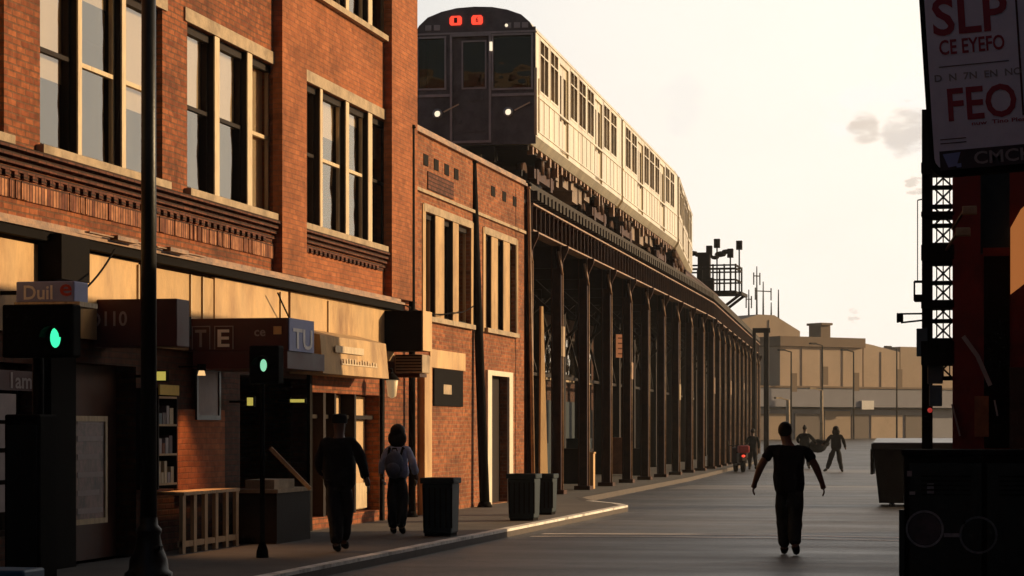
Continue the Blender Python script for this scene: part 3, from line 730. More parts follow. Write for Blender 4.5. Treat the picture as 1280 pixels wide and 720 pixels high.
# wall lantern
X = WX + .4; Y = Yp(490, X)
T = Thing('wall_lantern', (X, Y, Zq(495, X, Y)), 'small pale wall lantern beside the shop entrance', 'lantern')
z = Zq(485, X, Y)
m = MB(); m.lathe([(.02, -.16), (.07, -.13), (.10, .12), (.09, .13)], (X, Y, z), 12); T.part('globe', m, emis('lantern_glass', (0.7, 0.52, 0.28), .25))
m = MB(); m.lathe([(.13, .13), (.1, .17), (.03, .24), (0, .25)], (X, Y, z), 12); m.bar((WX, Y, z + .3), (X, Y, z + .3), .03, .03); m.bar((X, Y, z + .31), (X, Y, z + .24), .025, .025); T.part('hood', m, BLACK)
# stone pier at the corner
m = MB(); m.box(WX, WX + .12, Yp(531, WX + .12) , Yp(540, WX + .12), .12, 2.9); T_pier = m
# cables on the facade
def cable(pts, label, r=.012, name='cable'):
    m = MB(); P = []
    for (a, b) in zip(pts[:-1], pts[1:]):
        a, b = Vector(a), Vector(b)
        for i in range(8):
            t = i / 8; q = a.lerp(b, t); q.z -= (b - a).length * .06 * 4 * t * (1 - t) * .5; P.append(q)
    P.append(Vector(pts[-1])); m.tube([p for p in P], r, 5)
    return single(name, m, BLACK, label, 'cable', pts[0])
cable([(WX + .2, Yp(330, WX), 3.5), (WX + .15, Yp(368, WX), 2.85)], 'black cable looping down over the tan fascia to the awning')
cable([(WX + .3, Yp(112, WX), 3.62), (WX + .6, Yp(98, WX + .6), 3.02)], 'thin stay wire above the lilac sign')
cable([(WX + .16, Yp(556, WX), 3.75), (WX + .2, Yp(592, WX + .2), 3.95)], 'black cable strung across the small brick building')
cable([(WX + .1, Yp(487, WX), 3.78), (WX + .16, Yp(556, WX), 3.75)], 'black cable strung from the tall building to the small one')
# small conduit box above cornice
for px, lab in ((150, 'left gold conduit box on the cornice'), (215, 'right gold conduit box on the cornice')):
    y = Yp(px, WX + .2); m = MB(); m.box(WX + .2, WX + .3, y - .3, y + .3, 3.74, 3.79); m.box(WX + .2, WX + .26, y - 1, y + 1, 3.76, 3.775); single('conduit', m, STEELL, lab, 'conduit', (WX + .2, y, 3.7))

X = WX + .28
ya, yb = Yp(199, X), Yp(221, X)
T = Thing('display_shelf', (X, ya, .9), 'narrow display shelf with a yellow top sign behind the lamp post', 'shelf')
for z in (.95, 1.3, 1.65, 1.98): m = MB(); m.box(WX + .002, X, ya, yb, z, z + .025); T.part('shelf_board', m, TWOOD)
for y in (ya - .03, yb): m = MB(); m.box(WX + .002, X, y, y + .03, .9, 2.1); T.part('side_panel', m, DWOOD)
m = MB(); m.box(X, X + .02, ya - .03, yb + .03, 2.02, 2.14); T.part('top_sign', m, mk('yellow_top_sign', (.75, .5, .06), .6, .15, 3, 0))
rnd = random.Random(8)
for z, nm in ((.976, 'lowest'), (1.326, 'second'), (1.676, 'top')):
    y = ya + .02; k = 0
    while y < yb - .12:
        w_, h_ = rnd.uniform(.07, .12), rnd.uniform(.12, .26)
        m = MB(); m.box(X - .14, X - .02, y, y + w_, z, z + h_)
        o_ = single('carton', m, rnd.choice((REDS, WOOD, BRNOR, DIMLET, TEAL)), 'small carton on the %s board of the display shelf' % nm, 'carton', (X - .08, y, z), group='cartons on the %s board of the display shelf' % nm)
        y += w_ + .02
# open dark shop: bin, counter and leaning board
X = WX + .75
ya, yb = Yp(346, X), Yp(388, X)
st = Thing('produce_stand', (X, ya, .12), 'dark stand with pale top in front of the open shop', 'stand')
m = MB(); m.box(X - .6, X, ya, yb, .12, .78); st.part('base', m, DWOOD)
m = MB(); m.box(X - .62, X + .02, ya - .02, yb + .02, .781, .83); m.box(X - .5, X - .1, ya + .2, yb - .4, .831, .95); st.part('top', m, STONE)
bd = MB(); bd.bar((Xp(338, ya - .4), ya - .4, Zq(560, X, ya)), (Xp(388, ya - .4), ya - .4, Zq(610, X, ya)), .03, .05)
single('leaning_pole', bd, STONE, 'pale pole leaning across the open shop front', 'pole', (X, ya, .9))

# ================================================================== SMALL BRICK BUILDING
Ys0, Ys1 = Ye + .004, Yp(655, WX)
sb = Thing('small_brick_building', (WX, (Ys0 + Ys1) / 2, 0), 'low two storey brick building with narrow windows beneath the train', 'building')
z0w, z1w = 3.62, 5.47
g1 = [(531, 544), (555, 566), (573, 588)]; g2 = [(606, 614), (622, 629), (637, 644)]
hs = [(Yp(g[0][0], WX), Yp(g[-1][1], WX), z0w, z1w) for g in (g1, g2)]
dh = (Yp(612, WX), Yp(634, WX), .14, Zp(620, 470, WX))
ph = (Yp(541, WX), Yp(577, WX), Zp(558, 508, WX), Zp(558, 462, WX))
m = MB(); holes_wall(m, PW, Ys0, Ys1, 0, 6.8, hs + [dh, ph], .2); sb.part('wall', m, BRICK3)
m = MB(); m.quad((WX, Ys1, 0), (WX - 6, Ys1, 0), (WX - 6, Ys1, 6.2), (WX, Ys1, 6.8)); m.quad((WX - 6, Ys0, 0), (WX - 6, Ys1, 0), (WX - 6, Ys1, 6.2), (WX - 6, Ys0, 6.2)); sb.part('rear_wall', m, BRICK3)
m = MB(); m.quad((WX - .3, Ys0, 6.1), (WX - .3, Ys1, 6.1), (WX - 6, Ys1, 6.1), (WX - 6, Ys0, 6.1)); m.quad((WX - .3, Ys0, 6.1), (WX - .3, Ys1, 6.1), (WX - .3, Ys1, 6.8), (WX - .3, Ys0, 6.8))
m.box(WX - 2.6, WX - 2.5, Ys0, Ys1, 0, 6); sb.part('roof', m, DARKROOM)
m = MB(); m.box(WX - .34, WX + .07, Ys0, Ys1 + .05, 6.8, 6.86); m.box(WX - .3, WX + .03, Ys0, Ys1 + .05, 6.861, 6.92); sb.part('coping', m, STEELL)
m = MB(); m.box(WX, WX + .05, Ys0, Ys1, 5.78, 5.84); sb.part('string_course', m, STONE)
for k, g in enumerate((g1, g2)):
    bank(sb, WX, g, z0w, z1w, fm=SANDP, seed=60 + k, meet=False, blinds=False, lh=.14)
    for y in (Yp(g[0][0], WX) - .1, Yp(g[-1][1], WX) + .1): m = MB(); m.box(WX, WX + .02, y - .1, y + .1, z0w - .08, z1w + .12); sb.part('jamb_stone', m, SANDP)
m = MB()
for px in (532, 545, 558, 570, 616, 630, 643):
    m = MB(); y = Yp(px, WX); m.box(WX - .01, WX + .012, y - .16, y + .16, 6.28, 6.48); sb.part('vent_block', m, DARKROOM)
m = MB(); m.box(WX, WX + .02, Yp(534, WX), Yp(566, WX), 5.88, 6.2); sb.part('stained_patch', m, CORBEL)
# door
ya, yb, _, zt = dh
m = MB(); m.box(WX - .0, WX + .05, ya - .35, ya, .13, zt + .1); m.box(WX, WX + .05, yb, yb + .35, .13, zt + .1); m.box(WX, WX + .05, ya, yb, zt, zt + .1)
do = sb.part('door', m, mk('white_door_frame', (.72, .62, .46), .6, .15, 5, .1, stretch=(1, 1, .4)))
m = MB(); m.box(WX - .2, WX - .15, ya + .02, yb - .02, .14, zt); sb.part('door_leaf', m, DWOOD, do)
# square black window
ya, yb, za, zb = ph
m = MB(); m.box(WX - .19, WX + .03, ya + .002, yb - .002, za + .002, zb - .002); po = sb.part('shuttered_window', m, BLACK)
m = MB(); m.box(WX + .031, WX + .04, Yp(552, WX), Yp(562, WX), za + .22, zb - .28); sb.part('notice', m, STONE, po)
m = MB(); m.box(WX, WX + .03, Yp(536, WX), Yp(580, WX), zb + .01, 3.05); sb.part('stone_panel', m, SANDP2)
sb.part('corner_pier', T_pier, SANDP2)
# downspout and poles
def pole(px0, py0, px1, py1, X, r, mat, label, name='utility_pole', cat='pole', fit=.12):
    Yb = Yp(px1, X); zt = Zp(px1, py0, X)
    Xt = Xp(px0, Yb)
    T = Thing(name, (X, Yb, fit), label, cat)
    m = MB(); m.cyl((X, Yb, fit), (Xt, Yb, zt), r * 1.15, r * .85, 12); T.part('shaft', m, mat)
    m = MB(); m.cyl((Xt, Yb, zt), (Xt, Yb, zt + .05), r * 1.3, r * 1.0, 12); T.part('cap', m, mat)
    m = MB(); m.cyl((X, Yb, fit), (X, Yb, fit + .1), r * 1.8, r * 1.3, 12); T.part('collar', m, mat)
    return T
pole(591, 203, 606, 640, WX + .22, .085, BLACK, 'black slightly leaning pole in front of the small brick building')
pole(515, 160, 515, 560, WX + .12, .055, BLACK, 'black downspout at the joint of the tall and the small building', 'downspout', 'downspout')
pole(660, 232, 664, 610, WX + .1, .07, BLACK, 'dark pole between the small brick building and the first railway column')
pole(661, 236, 667, 612, WX + .35, .035, STEELL, 'thin worn pale pipe beside the first railway column', 'pipe', 'pipe')
X = -9.7; Y = Yp(680, X)
m = MB(); m.add([(Xp(676, Y), Y, Zq(383, X, Y)), (Xp(679, Y), Y, Zq(383, X, Y)), (Xp(687, Y), Y, .12), (Xp(674, Y), Y, .12), (Xp(676, Y), Y + .06, Zq(383, X, Y)), (Xp(679, Y), Y + .06, Zq(383, X, Y)), (Xp(687, Y), Y + .06, .12), (Xp(674, Y), Y + .06, .12)],
           [(0, 1, 2, 3), (4, 5, 6, 7), (0, 1, 5, 4), (1, 2, 6, 5), (2, 3, 7, 6), (3, 0, 4, 7)])
Mr = Matrix.Translation((X, Y, 0)) @ Matrix.Rotation(math.radians(50), 4, 'Z') @ Matrix.Translation((-X, -Y, 0))
m.v = [tuple(Mr @ Vector(v)) for v in m.v]
single('leaning_board', m, SANDP2, 'long tapering pale board leaning between the first railway columns', 'board', (X, Y, 0))

# ================================================================== ELEVATED RAILWAY
def GX(Y):
    pts = [(0, -9.5), (30, -9.6), (48, -10.12), (85, -11.05), (127, -13.8), (200, -20)]
    for (a, xa), (b, xb) in zip(pts[:-1], pts[1:]):
        if Y <= b: return xa + (xb - xa) * (Y - a) / (b - a)
    return xb
er = Thing('elevated_railway', (GX(48) - 2, 48, 0), 'long rusty steel elevated railway on columns carrying the train', 'railway viaduct')
YS = [47.2 + 3.85 * i for i in range(22)]
def girder(off, z0, z1, name, mat, edge):
    m = MB(); e = MB()
    for a, b in zip(YS[:-1], YS[1:]):
        xa, xb = GX(a) + off, GX(b) + off
        m.bar((xa, a, (z0 + z1) / 2), (xb, b, (z0 + z1) / 2), .03, z1 - z0 - .06)
        e.bar((xa, a, z1 - .015), (xb, b, z1 - .015), .30, .035); e.bar((xa, a, z0 + .015), (xb, b, z0 + .015), .30, .035)
        for k in range(7):
            t = k / 7; y = a + (b - a) * t; x = xa + (xb - xa) * t
            m.box(x - .12, x + .12, y - .012, y + .012, z0 + .03, z1 - .03)
    go = er.part(name, m, mat); er.part('flange', e, edge, go)
girder(0, 5.9, 6.5, 'girder', STEEL, STEELL)
girder(-2.2, 5.9, 6.5, 'girder', STEEL, STEEL)
girder(-5.2, 5.9, 6.5, 'girder', STEEL, STEEL)
# deck: ties over the girders
m = MB()
y = 38.6
while y < 127:
    x = GX(y); m.box(x - 6.3, x + (.15 if y > 47.5 else -.6), y, y + .22, 6.62, 6.82); y += .48
er.part('sleepers', m, TIE)
m = MB()
for a, b in zip(YS[:-1], YS[1:]): m.bar((GX(a) - 3.2, a, 6.57), (GX(b) - 3.2, b, 6.57), 6.2, .08)
er.part('deck', m, STEELD)
m = MB()
for a, b in zip([38.6, 47.2] + YS[1:-1], YS): m.bar((GX(a) - .02, a, 6.88), (GX(b) - .02, b, 6.88), .18, .14) if a > 47 else None
er.part('guard_timber', m, TIE)
# outer walkway edge
def TX(Y):                       # right side of the train
    if Y < 78: return -10.26 - .0337 * (Y - 48.9)
    return -11.24 - .104 * (Y - 78)
m = MB()
for off in (-.68, -2.12):
    yy = [38.7] + [44 + 6 * i for i in range(14)]
    for a, b in zip(yy[:-1], yy[1:]):
        m.bar((TX(a) + off, a, 6.92), (TX(b) + off, b, 6.92), .07, .15)
er.part('rail', m, STEELL)
for i, y in enumerate(YS):
    x = GX(y)
    # H column with flared bracket head
    mc = MB()
    mc.box(x - .09, x + .09, y - .02, y + .02, .12, 5.88)
    mc.box(x - .115, x - .09, y - .13, y + .13, .12, 5.88); mc.box(x + .09, x + .115, y - .13, y + .13, .12, 5.88)
    mc.box(x - .2, x + .2, y - .2, y + .2, .1, .22)
    co = er.part('column', mc, STEEL)
    mb_ = MB(); mb_.add([(x + .116, y - .03, 5.88), (x + .116, y - .03, 5.45), (x + .27, y - .03, 5.78), (x + .27, y - .03, 5.88), (x + .116, y + .03, 5.88), (x + .116, y + .03, 5.45), (x + .27, y + .03, 5.78), (x + .27, y + .03, 5.88)],
        [(0, 1, 2, 3), (4, 5, 6, 7), (1, 2, 6, 5), (2, 3, 7, 6)])
    er.part('bracket', mb_, STEEL, co)
    mp_ = MB(); mp_.cyl((x + .15, y - .10, .12), (x + .15, y - .10, 5.2), .022, .022, 8); mp_.cyl((x + .15, y - .10, 5.2), (x + .05, y - .12, 5.75), .03, .03, 8)
    er.part('drain_pipe', mp_, STEELL, co)
    for off in (-2.6, -5.8):
        m2_ = MB(); m2_.box(x + off - .14, x + off + .14, y - .02, y + .02, 0, 5.88); m2_.box(x + off - .16, x + off - .13, y - .14, y + .14, 0, 5.88); m2_.box(x + off + .13, x + off + .16, y - .14, y + .14, 0, 5.88)
        er.part('column', m2_, STEELD)
    m4 = MB(); m4.bar((x, y, 5.62), (x - 6.2, y, 5.62), .2, .5)
    er.part('cross_girder', m4, STEELD)
    m5 = MB(); m5.bar((x - .2, y, 4.4), (x - 1.3, y, 5.4), .08, .08); m5.bar((x - 2.4, y, 4.4), (x - 1.3, y, 5.4), .08, .08)
    er.part('knee_brace', m5, STEELD)
rnc = random.Random(21)
for i, (a, b) in enumerate(zip(YS[:-1], YS[1:])):
    xa, xb = GX(a) - 2.6, GX(b) - 2.6
    m = MB(); m.bar((xa, a, 3.2), (xb, b, 5.5), .07, .07); m.bar((xa, a, 5.5), (xb, b, 3.2), .07, .07); m.bar((xa, a, 3.2), (xb, b, 3.2), .09, .09); er.part('sway_brace', m, STEELD)
    if i % 3 == 1:
        m = MB(); z = rnc.uniform(1.8, 3.6); h = rnc.uniform(.3, .7); x = GX(a) + .13; m.box(x, x + .02, a - .2, a + .2, z, z + h); er.part('column_plate', m, rnc.choice((BRNOR, STONE, STEELL)))
    if i < 9:
        m = MB(); x = GX((a + b) / 2) - rnc.uniform(1, 3.5); y = (a + b) / 2 + rnc.uniform(-1, 1); h = rnc.uniform(.9, 1.5)
        m.box(x - .4, x + .3, y - .3, y + .3, .12, h); m.box(x - .43, x + .33, y - .33, y + .33, h, h + .06)
        T = Thing('storage_box', (x, y, .12), 'dark storage box under the railway near column %s' % ('one two three four five six seven eight nine'.split()[i]), 'box', 'storage boxes under the railway'); T.part('case', m, rnc.choice((DWOOD, STEELD, TEALD, BRNOR)))
# shops under / behind the railway
X = -14.3
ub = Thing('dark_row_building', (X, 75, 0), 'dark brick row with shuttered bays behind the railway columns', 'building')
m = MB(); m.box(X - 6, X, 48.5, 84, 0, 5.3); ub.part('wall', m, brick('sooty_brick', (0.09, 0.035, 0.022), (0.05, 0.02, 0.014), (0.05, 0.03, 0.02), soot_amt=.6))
rnd = random.Random(11)
y = 49.2
k = 0
while y < 82:
    w = rnd.uniform(2.0, 2.8)
    m = MB(); m.box(X, X + .05, y, y + w, .12, rnd.uniform(2.3, 2.7)); s1 = ub.part('shutter', m, rnd.choice((STEELD, DWOOD, TEALD)))
    m = MB(); m.box(X, X + .1, y, y + w, 3.2, 3.32); ub.part('sill', m, STONE)
    m = MB(); m.box(X, X + .04, y + .3, y + w - .3, 3.33, 4.7); wf = ub.part('window', m, DWOOD)
    m = MB(); m.box(X + .041, X + .045, y + .4, y + w - .4, 3.45, 4.6); ub.part('pane', m, PANE, wf)
    y += w + .9
Xs = -11.6; Ys_ = Yp(777, Xs)
T = Thing('orange_sign', (Xs, Ys_, 4), 'square orange sign hanging between the railway columns', 'sign')
za, zb = Zq(447, Xs, Ys_), Zq(418, Xs, Ys_); xa, xb = Xp(770, Ys_), Xp(785, Ys_)
Mr = Matrix.Translation((Xs, Ys_, 0)) @ Matrix.Rotation(math.radians(35), 4, 'Z') @ Matrix.Translation((-Xs, -Ys_, 0))
m = MB(); m.box(xa, xb, Ys_, Ys_ + .04, za, zb, Mr); T.part('board', m, emis('glowing_orange_panel', (.55, .2, .08), .35))  # board emits its orange colour
m = MB(); m.bar(((xa + xb) / 2, Ys_ + .02, zb), ((xa + xb) / 2, Ys_ + .02, 5.5), .03, .03); T.part('hanger', m, STEELD)
m = MB()
for k in range(4): m.box(xa + .05, xb - .08, Ys_ - .006, Ys_ - .002, za + .1 + k * .16, za + .14 + k * .16, Mr)
T.part('marking', m, BRNOR)
X = -10.3; Y = Yp(737, X)
m = MB(); m.box(X - .12, X + .12, Y - .12, Y + .12, .12, Zq(567, X, Y)); m.box(X - .14, X + .14, Y - .14, Y + .14, Zq(567, X, Y), Zq(567, X, Y) + .04); single('bollard', m, SANDP2, 'square pale post at the foot of the railway columns', 'bollard', (X, Y, .1), bevel=.01)

# signal platform bracketed off the railway beyond the train
Y = 100.0
xa, xb = Xp(866, Y), Xp(922, Y); zf = Zq(368, (xa + xb) / 2, Y)
sp = Thing('signal_platform', (xa, Y, 6.5), 'dark railed signal platform jutting out beyond the rear of the train', 'platform')
m = MB(); m.box(xa - 1, xb, Y - .8, Y + 1.6, zf, zf + .12); sp.part('floor', m, STEELD)
m = MB()
for yy in (Y - .78, Y + 1.58):
    for z in (.6, 1.1, 1.25): m.bar((xa - 1, yy, zf + z), (xb, yy, zf + z), .07, .07)
    n = 7
    for i in range(n): x = xa - 1 + (xb - xa + 1) * i / (n - 1); m.bar((x, yy, zf), (x, yy, zf + 1.3), .07, .07)
for z in (.6, 1.1, 1.25): m.bar((xb, Y - .78, zf + z), (xb, Y + 1.58, zf + z), .07, .07)
sp.part('railing', m, STEELD)
m = MB(); m.bar((xb + .2, Y, zf + .05), (xa + .3, Y, 6.3), .1, .12); m.bar((xb + .2, Y + 1.4, zf + .05), (xa + .3, Y + 1.4, 6.3), .1, .12); m.bar((xb + .2, Y - .8, zf), (xb + .2, Y + 1.6, zf), .14, .14); sp.part('bracket', m, STEELD)
m = MB(); m.box(xa - .2, xa + .9, Y, Y + .6, zf + .12, zf + .75); m.box(xa + .2, xa + .75, Y + .1, Y + .5, zf + .75, zf + 1.9); sp.part('relay_cabinet', m, STEELD)
for dx, h in ((0.05, 2.1), (-.35, 1.75), (-.95, 2.2), (-1.3, 1.9)):
    m = MB(); x = xb + dx; m.bar((x, Y + .2, zf), (x, Y + .2, zf + h), .06, .06); m.box(x - .13, x + .13, Y + .08, Y + .32, zf + h - .1, zf + h + .3); sp.part('signal_head', m, STEELD)
m = MB(); rnd = random.Random(2)
for k in range(9):
    x = xa - .6 + k * .25; m.sphere((x, Y + .8, zf + 1.5 + rnd.uniform(0, .5)), rnd.uniform(.1, .2), 8, (1.4, 1, .7))
sp.part('cable_coils', m, STEELD)
# second parapet by the platform (walkway rail)
m = MB(); m.bar((GX(82) - .6, 82, 7.3), (GX(98) - .5, 98, 7.3), .06, .35); m.bar((GX(82) - .6, 82, 7.5), (GX(98) - .5, 98, 7.5), .1, .06); er.part('parapet', m, STEEL)

# ================================================================== TRAIN
tr = Thing('train', (TX(48.9) - 1.4, 48.9, 7.0), 'silver elevated commuter train with dark cab front and red marker lights', 'train', local=True)
HW = 1.40; LEN = 14.2; B0 = 1.0    # body bottom above rail top
prof = [(HW - .12, 0.0), (HW, .18), (HW, 1.2), (HW, 2.28), (HW - .03, 2.5), (HW - .13, 2.72), (HW - .33, 2.9), (HW - .65, 3.02), (.4, 3.09), (0, 3.11)]
WSZ0, WSZ1 = 1.22, 2.46
def car(idx, first):
    # windows and doors along the right side: (y0, y1, z0, z1, kind)
    ops = []
    y = .55
    pat = ['w', 'w', 'd', 'w', 'w', 'w', 'd', 'w', 'w']
    for p in pat:
        if p == 'w': ops.append((y, y + 1.15, WSZ0, WSZ1, 'w')); y += 1.40
        else: ops.append((y, y + 1.3, .20, 2.34, 'd')); y += 1.55
    m = MB()
    P = lambda u, v, d: (HW - d, u, B0 + v)
    holes_wall(m, P, 0, LEN, .18, 2.5, [o[:4] for o in ops], .05)
    pr = [(x, z) for x, z in prof if z >= 2.5 or z <= .18]
    # roof, lower lip, left side
    up = [p for p in prof if p[1] >= 2.5]; up[0] = (HW, 2.5)
    full = up + [(-x, z) for x, z in reversed(up[:-1])] + [(-HW, .18), (-(HW - .12), 0), (HW - .12, 0), (HW, .18)]
    for (x0, z0), (x1, z1) in zip(full[:-1], full[1:]):
        m.quad((x0, 0, B0 + z0), (x0, LEN, B0 + z0), (x1, LEN, B0 + z1), (x1, 0, B0 + z1))
    endp = full[:-1]
    m.add([(x, LEN, B0 + z) for x, z in full], [tuple(range(len(full)))])
    if idx > 0:
        m.add([(x, 0, B0 + z) for x, z in full], [tuple(range(len(full)))])
    for k in range(5):      # side beading
        z = .5 + k * .14
    body = tr.part('car', m, STAIN)
    for (a, b, z0, z1, kd) in ops:
        m = MB()
        if kd == 'w':
            t = .05
            for q in ((a, a + t, z0, z1), (b - t, b, z0, z1), (a + t, b - t, z0, z0 + t), (a + t, b - t, z1 - t, z1), ((a + b) / 2 - .02, (a + b) / 2 + .02, z0 + t, z1 - t), (a + t, b - t, z1 - .38, z1 - .35)):
                m.box(HW - .045, HW + .008, q[0], q[1], B0 + q[2], B0 + q[3])
            tr.part('window', m, STAIN, body)
            m = MB(); m.box(HW - .06, HW - .04, a, b, B0 + z0, B0 + z1); tr.part('pane', m, TRG, body)
        else:
            mid = (a + b) / 2
            for (p, q) in ((a, mid - .01), (mid + .01, b)):
                d = MB(); holes_wall(d, lambda u, v, dd: (HW - .045 - dd, u, B0 + v), p, q, z0, z1, [(p + .14, q - .14, 1.0, 2.1)], .03); tr.part('door', d, STAIN, body)
            m.box(HW - .085, HW - .075, a, b, B0 + .9, B0 + 2.2); tr.part('door_pane', m, TRG, body)
    for zz, hh in ((.30, .03), (1.08, .045), (2.50, .03)):
        m = MB(); m.box(HW - .01, HW + .018, .05, LEN - .05, B0 + zz, B0 + zz + hh); tr.part('rub_rail', m, STAIN, body)
    for yy in [.5] + [o_[1] + .11 for o_ in ops if o_[4] == 'w'] + [o_[0] + .55 for o_ in ops if o_[4] == 'w']:
        if any(o_[0] - .05 < yy < o_[1] + .05 for o_ in ops if o_[4] == 'd'): continue
        m = MB(); m.box(HW - .005, HW + .006, yy, yy + .03, B0 + .34, B0 + 1.07); tr.part('panel_seam', m, SEAM, body)
    # underside gear
    for yb_ in (2.6, LEN - 2.6):
        m = MB()
        m.box(-1.15, -1.0, yb_ - 1.35, yb_ + 1.35, .38, .6); m.box(1.0, 1.15, yb_ - 1.35, yb_ + 1.35, .38, .6); m.box(-1.1, 1.1, yb_ - .2, yb_ + .2, .45, .8)
        for yy in (yb_ - .95, yb_ + .95):
            for sx in (-1, 1):
                m.cyl((sx * .70, yy, .43), (sx * .86, yy, .43), .36, .36, 18); m.box(sx * 1.07 - .1, sx * 1.07 + .1, yy - .14, yy + .14, .28, .62)
        for yy in (yb_ - .4, yb_ + .4): m.cyl((1.1, yy, .55), (1.1, yy, .98), .12, .12, 10)
        tr.part('bogie', m, STEEL, body)
    m = MB(); rn = random.Random(idx + 4); y = 4.3
    while y < LEN - 4.6:
        w = rn.uniform(.3, 1.0); h = rn.uniform(.3, .62); m.box(.5, 1.2 - rn.uniform(0, .15), y, y + w, B0 - h, B0 - .03); y += w + rn.uniform(.06, .35)
    tr.part('equipment_box', m, mk('underfloor_box_%d' % idx, (.20, .125, .07), .6, .5, 3, .2), body)
    m = MB(); m.box(-1.2, 1.2, .1, LEN - .1, B0 - .12, B0 - .005); tr.part('underframe', m, STEELD, body)
    rn = random.Random(idx + 9); y = .3
    while y < LEN - .5:
        w = rn.uniform(.06, .25); m = MB(); m.box(1.15, 1.28, y, y + w, B0 - rn.uniform(.1, .35), B0 - .02); y += w + rn.uniform(.25, .6)
        tr.part('step_bracket', m, STEELL, body)
    for yy in (2.5, 7.1, 11.6):
        m = MB(); m.box(-.7, .7, yy - .9, yy + .9, B0 + 3.0, B0 + 3.14); tr.part('roof_hatch', m, STAIN, body)
    return body
TRG = mk('dark_train_glass', (0.09, 0.055, 0.028), 0.10, 0.9, 2.6, 0.25, spec=1.0, bscale=3)
h1 = math.atan(.0337)
bodies = []
tr.o.rotation_euler.z = h1
bc = car(0, True); bodies.append(bc)
# cab front, y = 0 plane facing the camera
FP = lambda u, v, d: (u, d - .0, B0 + v)
fr = MB()
up = [p for p in prof if p[1] >= 2.5]; up[0] = (HW, 2.5)
arc = up + [(-x, z) for x, z in reversed(up[:-1])]
fw = [(-1.28, -.68, 1.32, 2.52), (.42, 1.32, 1.22, 2.62 - .02), (-.5, .36, .12, 2.5)]
holes_wall(fr, FP, -HW, HW, 0.0, 2.62, [(-1.28, -.68, 1.30, 2.42), (.44, 1.30, 1.26, 2.44), (-.50, .34, .10, 2.44)], .05)
top = [(x, z) for x, z in arc if z > 2.62]
arcv = [(HW - .08, 2.62)] + top + [(-HW + .08, 2.62)]
fr.add([(x, 0, B0 + z) for x, z in arcv], [tuple(range(len(arcv)))])
cab = tr.part('cab_front', fr, CABF, bc)
m = MB()   # trim round windows, door and the cornice lines
def ring(m, x0, x1, z0, z1, t, y0, y1):
    for q in ((x0 - t, x0, z0 - t, z1 + t), (x1, x1 + t, z0 - t, z1 + t), (x0, x1, z0 - t, z0), (x0, x1, z1, z1 + t)): m.box(q[0], q[1], y0, y1, B0 + q[2], B0 + q[3])
ring(m, -1.28, -.68, 1.30, 2.42, .04, -.03, .02); ring(m, .44, 1.30, 1.26, 2.44, .04, -.03, .02); ring(m, -.50, .34, .10, 2.44, .05, -.05, .02)
m.box(-HW + .03, HW - .03, -.025, .0, B0 + 2.50, B0 + 2.54); m.box(-HW + .02, -.56, -.03, 0, B0 + 1.1, B0 + 1.16); m.box(.40, HW - .02, -.03, 0, B0 + 1.08, B0 + 1.14)
tr.part('cab_trim', m, CABT, bc)
m = MB(); holes_wall(m, lambda u, v, d: (u, .04 + d, B0 + v), -.5, .34, .1, 2.44, [(-.28, .26, 1.28, 2.34)], .03)
m.box(-.36, -.30, .0, .04, B0 + .5, B0 + .56); m.box(-.2, .2, .015, .04, B0 + 1.0, B0 + 1.18); m.box(-.26, .22, .02, .04, B0 + .3, B0 + .34); tr.part('cab_door', m, CABF, bc)
m = MB(); ring(m, -.26, .24, 1.30, 2.32, .035, .015, .04); tr.part('door_window_rim', m, CABT, bc)
m = MB(); m.quad((-1.28, .045, B0 + 1.3), (-.68, .045, B0 + 1.3), (-.68, .045, B0 + 2.42), (-1.28, .045, B0 + 2.42)); m.quad((.44, .045, B0 + 1.26), (1.3, .045, B0 + 1.26), (1.3, .045, B0 + 2.44), (.44, .045, B0 + 2.44)); m.quad((-.28, .06, B0 + 1.28), (.26, .06, B0 + 1.28), (.26, .06, B0 + 2.34), (-.28, .06, B0 + 2.34))
tr.part('cab_window', m, PANEF, bc)
m = MB(); m.box(-HW + .06, HW - .09, 1.2, 1.24, B0 + .1, B0 + 2.6); m.box(-1.2, -.75, .5, .8, B0 + 1.0, B0 + 1.75); m.box(.6, 1.1, .6, .9, B0 + .9, B0 + 1.6); tr.part('cab_interior', m, DARKROOM, bc)
m = MB(); m.sphere((.12, .5, B0 + 1.55), .12, 10, (.9, .9, 1.15)); m.box(-.1, .35, .45, .65, B0 + 1.0, B0 + 1.4); tr.part('driver_seat', m, CABT, bc)
for x0, x1 in ((-.56, -.28), (-.06, .20)):
    m = MB(); m.add([(x0 + .03, -.03, B0 + 2.70), (x1 - .03, -.03, B0 + 2.70), (x1, -.03, B0 + 2.74), (x1, -.03, B0 + 2.86), (x1 - .04, -.03, B0 + 2.91), (x0 + .04, -.03, B0 + 2.91), (x0, -.03, B0 + 2.86), (x0, -.03, B0 + 2.74)], [tuple(range(8))])
    ml = tr.part('marker_light', m, REDE, bc)
    mt = MB(); add_text(mt, '1' if x0 < -.3 else '6', lambda u, v, d: (u, -.03 + d, v), x0 + .10, x1 - .10, B0 + 2.75, B0 + 2.87); tr.part('marker_digit', mt, mk('marker_digit_dark%d' % int(x1 > 0), (.2, .01, .01), .5, .1, 3, 0), ml)
for x in (-.84, .78):
    m = MB(); m.cyl((x, -.05, B0 + .72), (x, .02, B0 + .72), .062, .075, 16); tr.part('headlight', m, HEADL, bc); m = MB(); m.lathe([(.07, -.06), (.11, -.06), (.12, .02), (.07, .02)], (0, 0, 0), 18); m.v = [(x + vx, vz - .0, B0 + .72 + vy) for vx, vy, vz in m.v]; tr.part('headlight_rim', m, CABT, bc)
    m = MB(); m.bar((x + .15, -.06, B0 + .75), (x + .5, -.06, B0 + .92), .03, .03); tr.part('grab_rail', m, STAIN, bc)
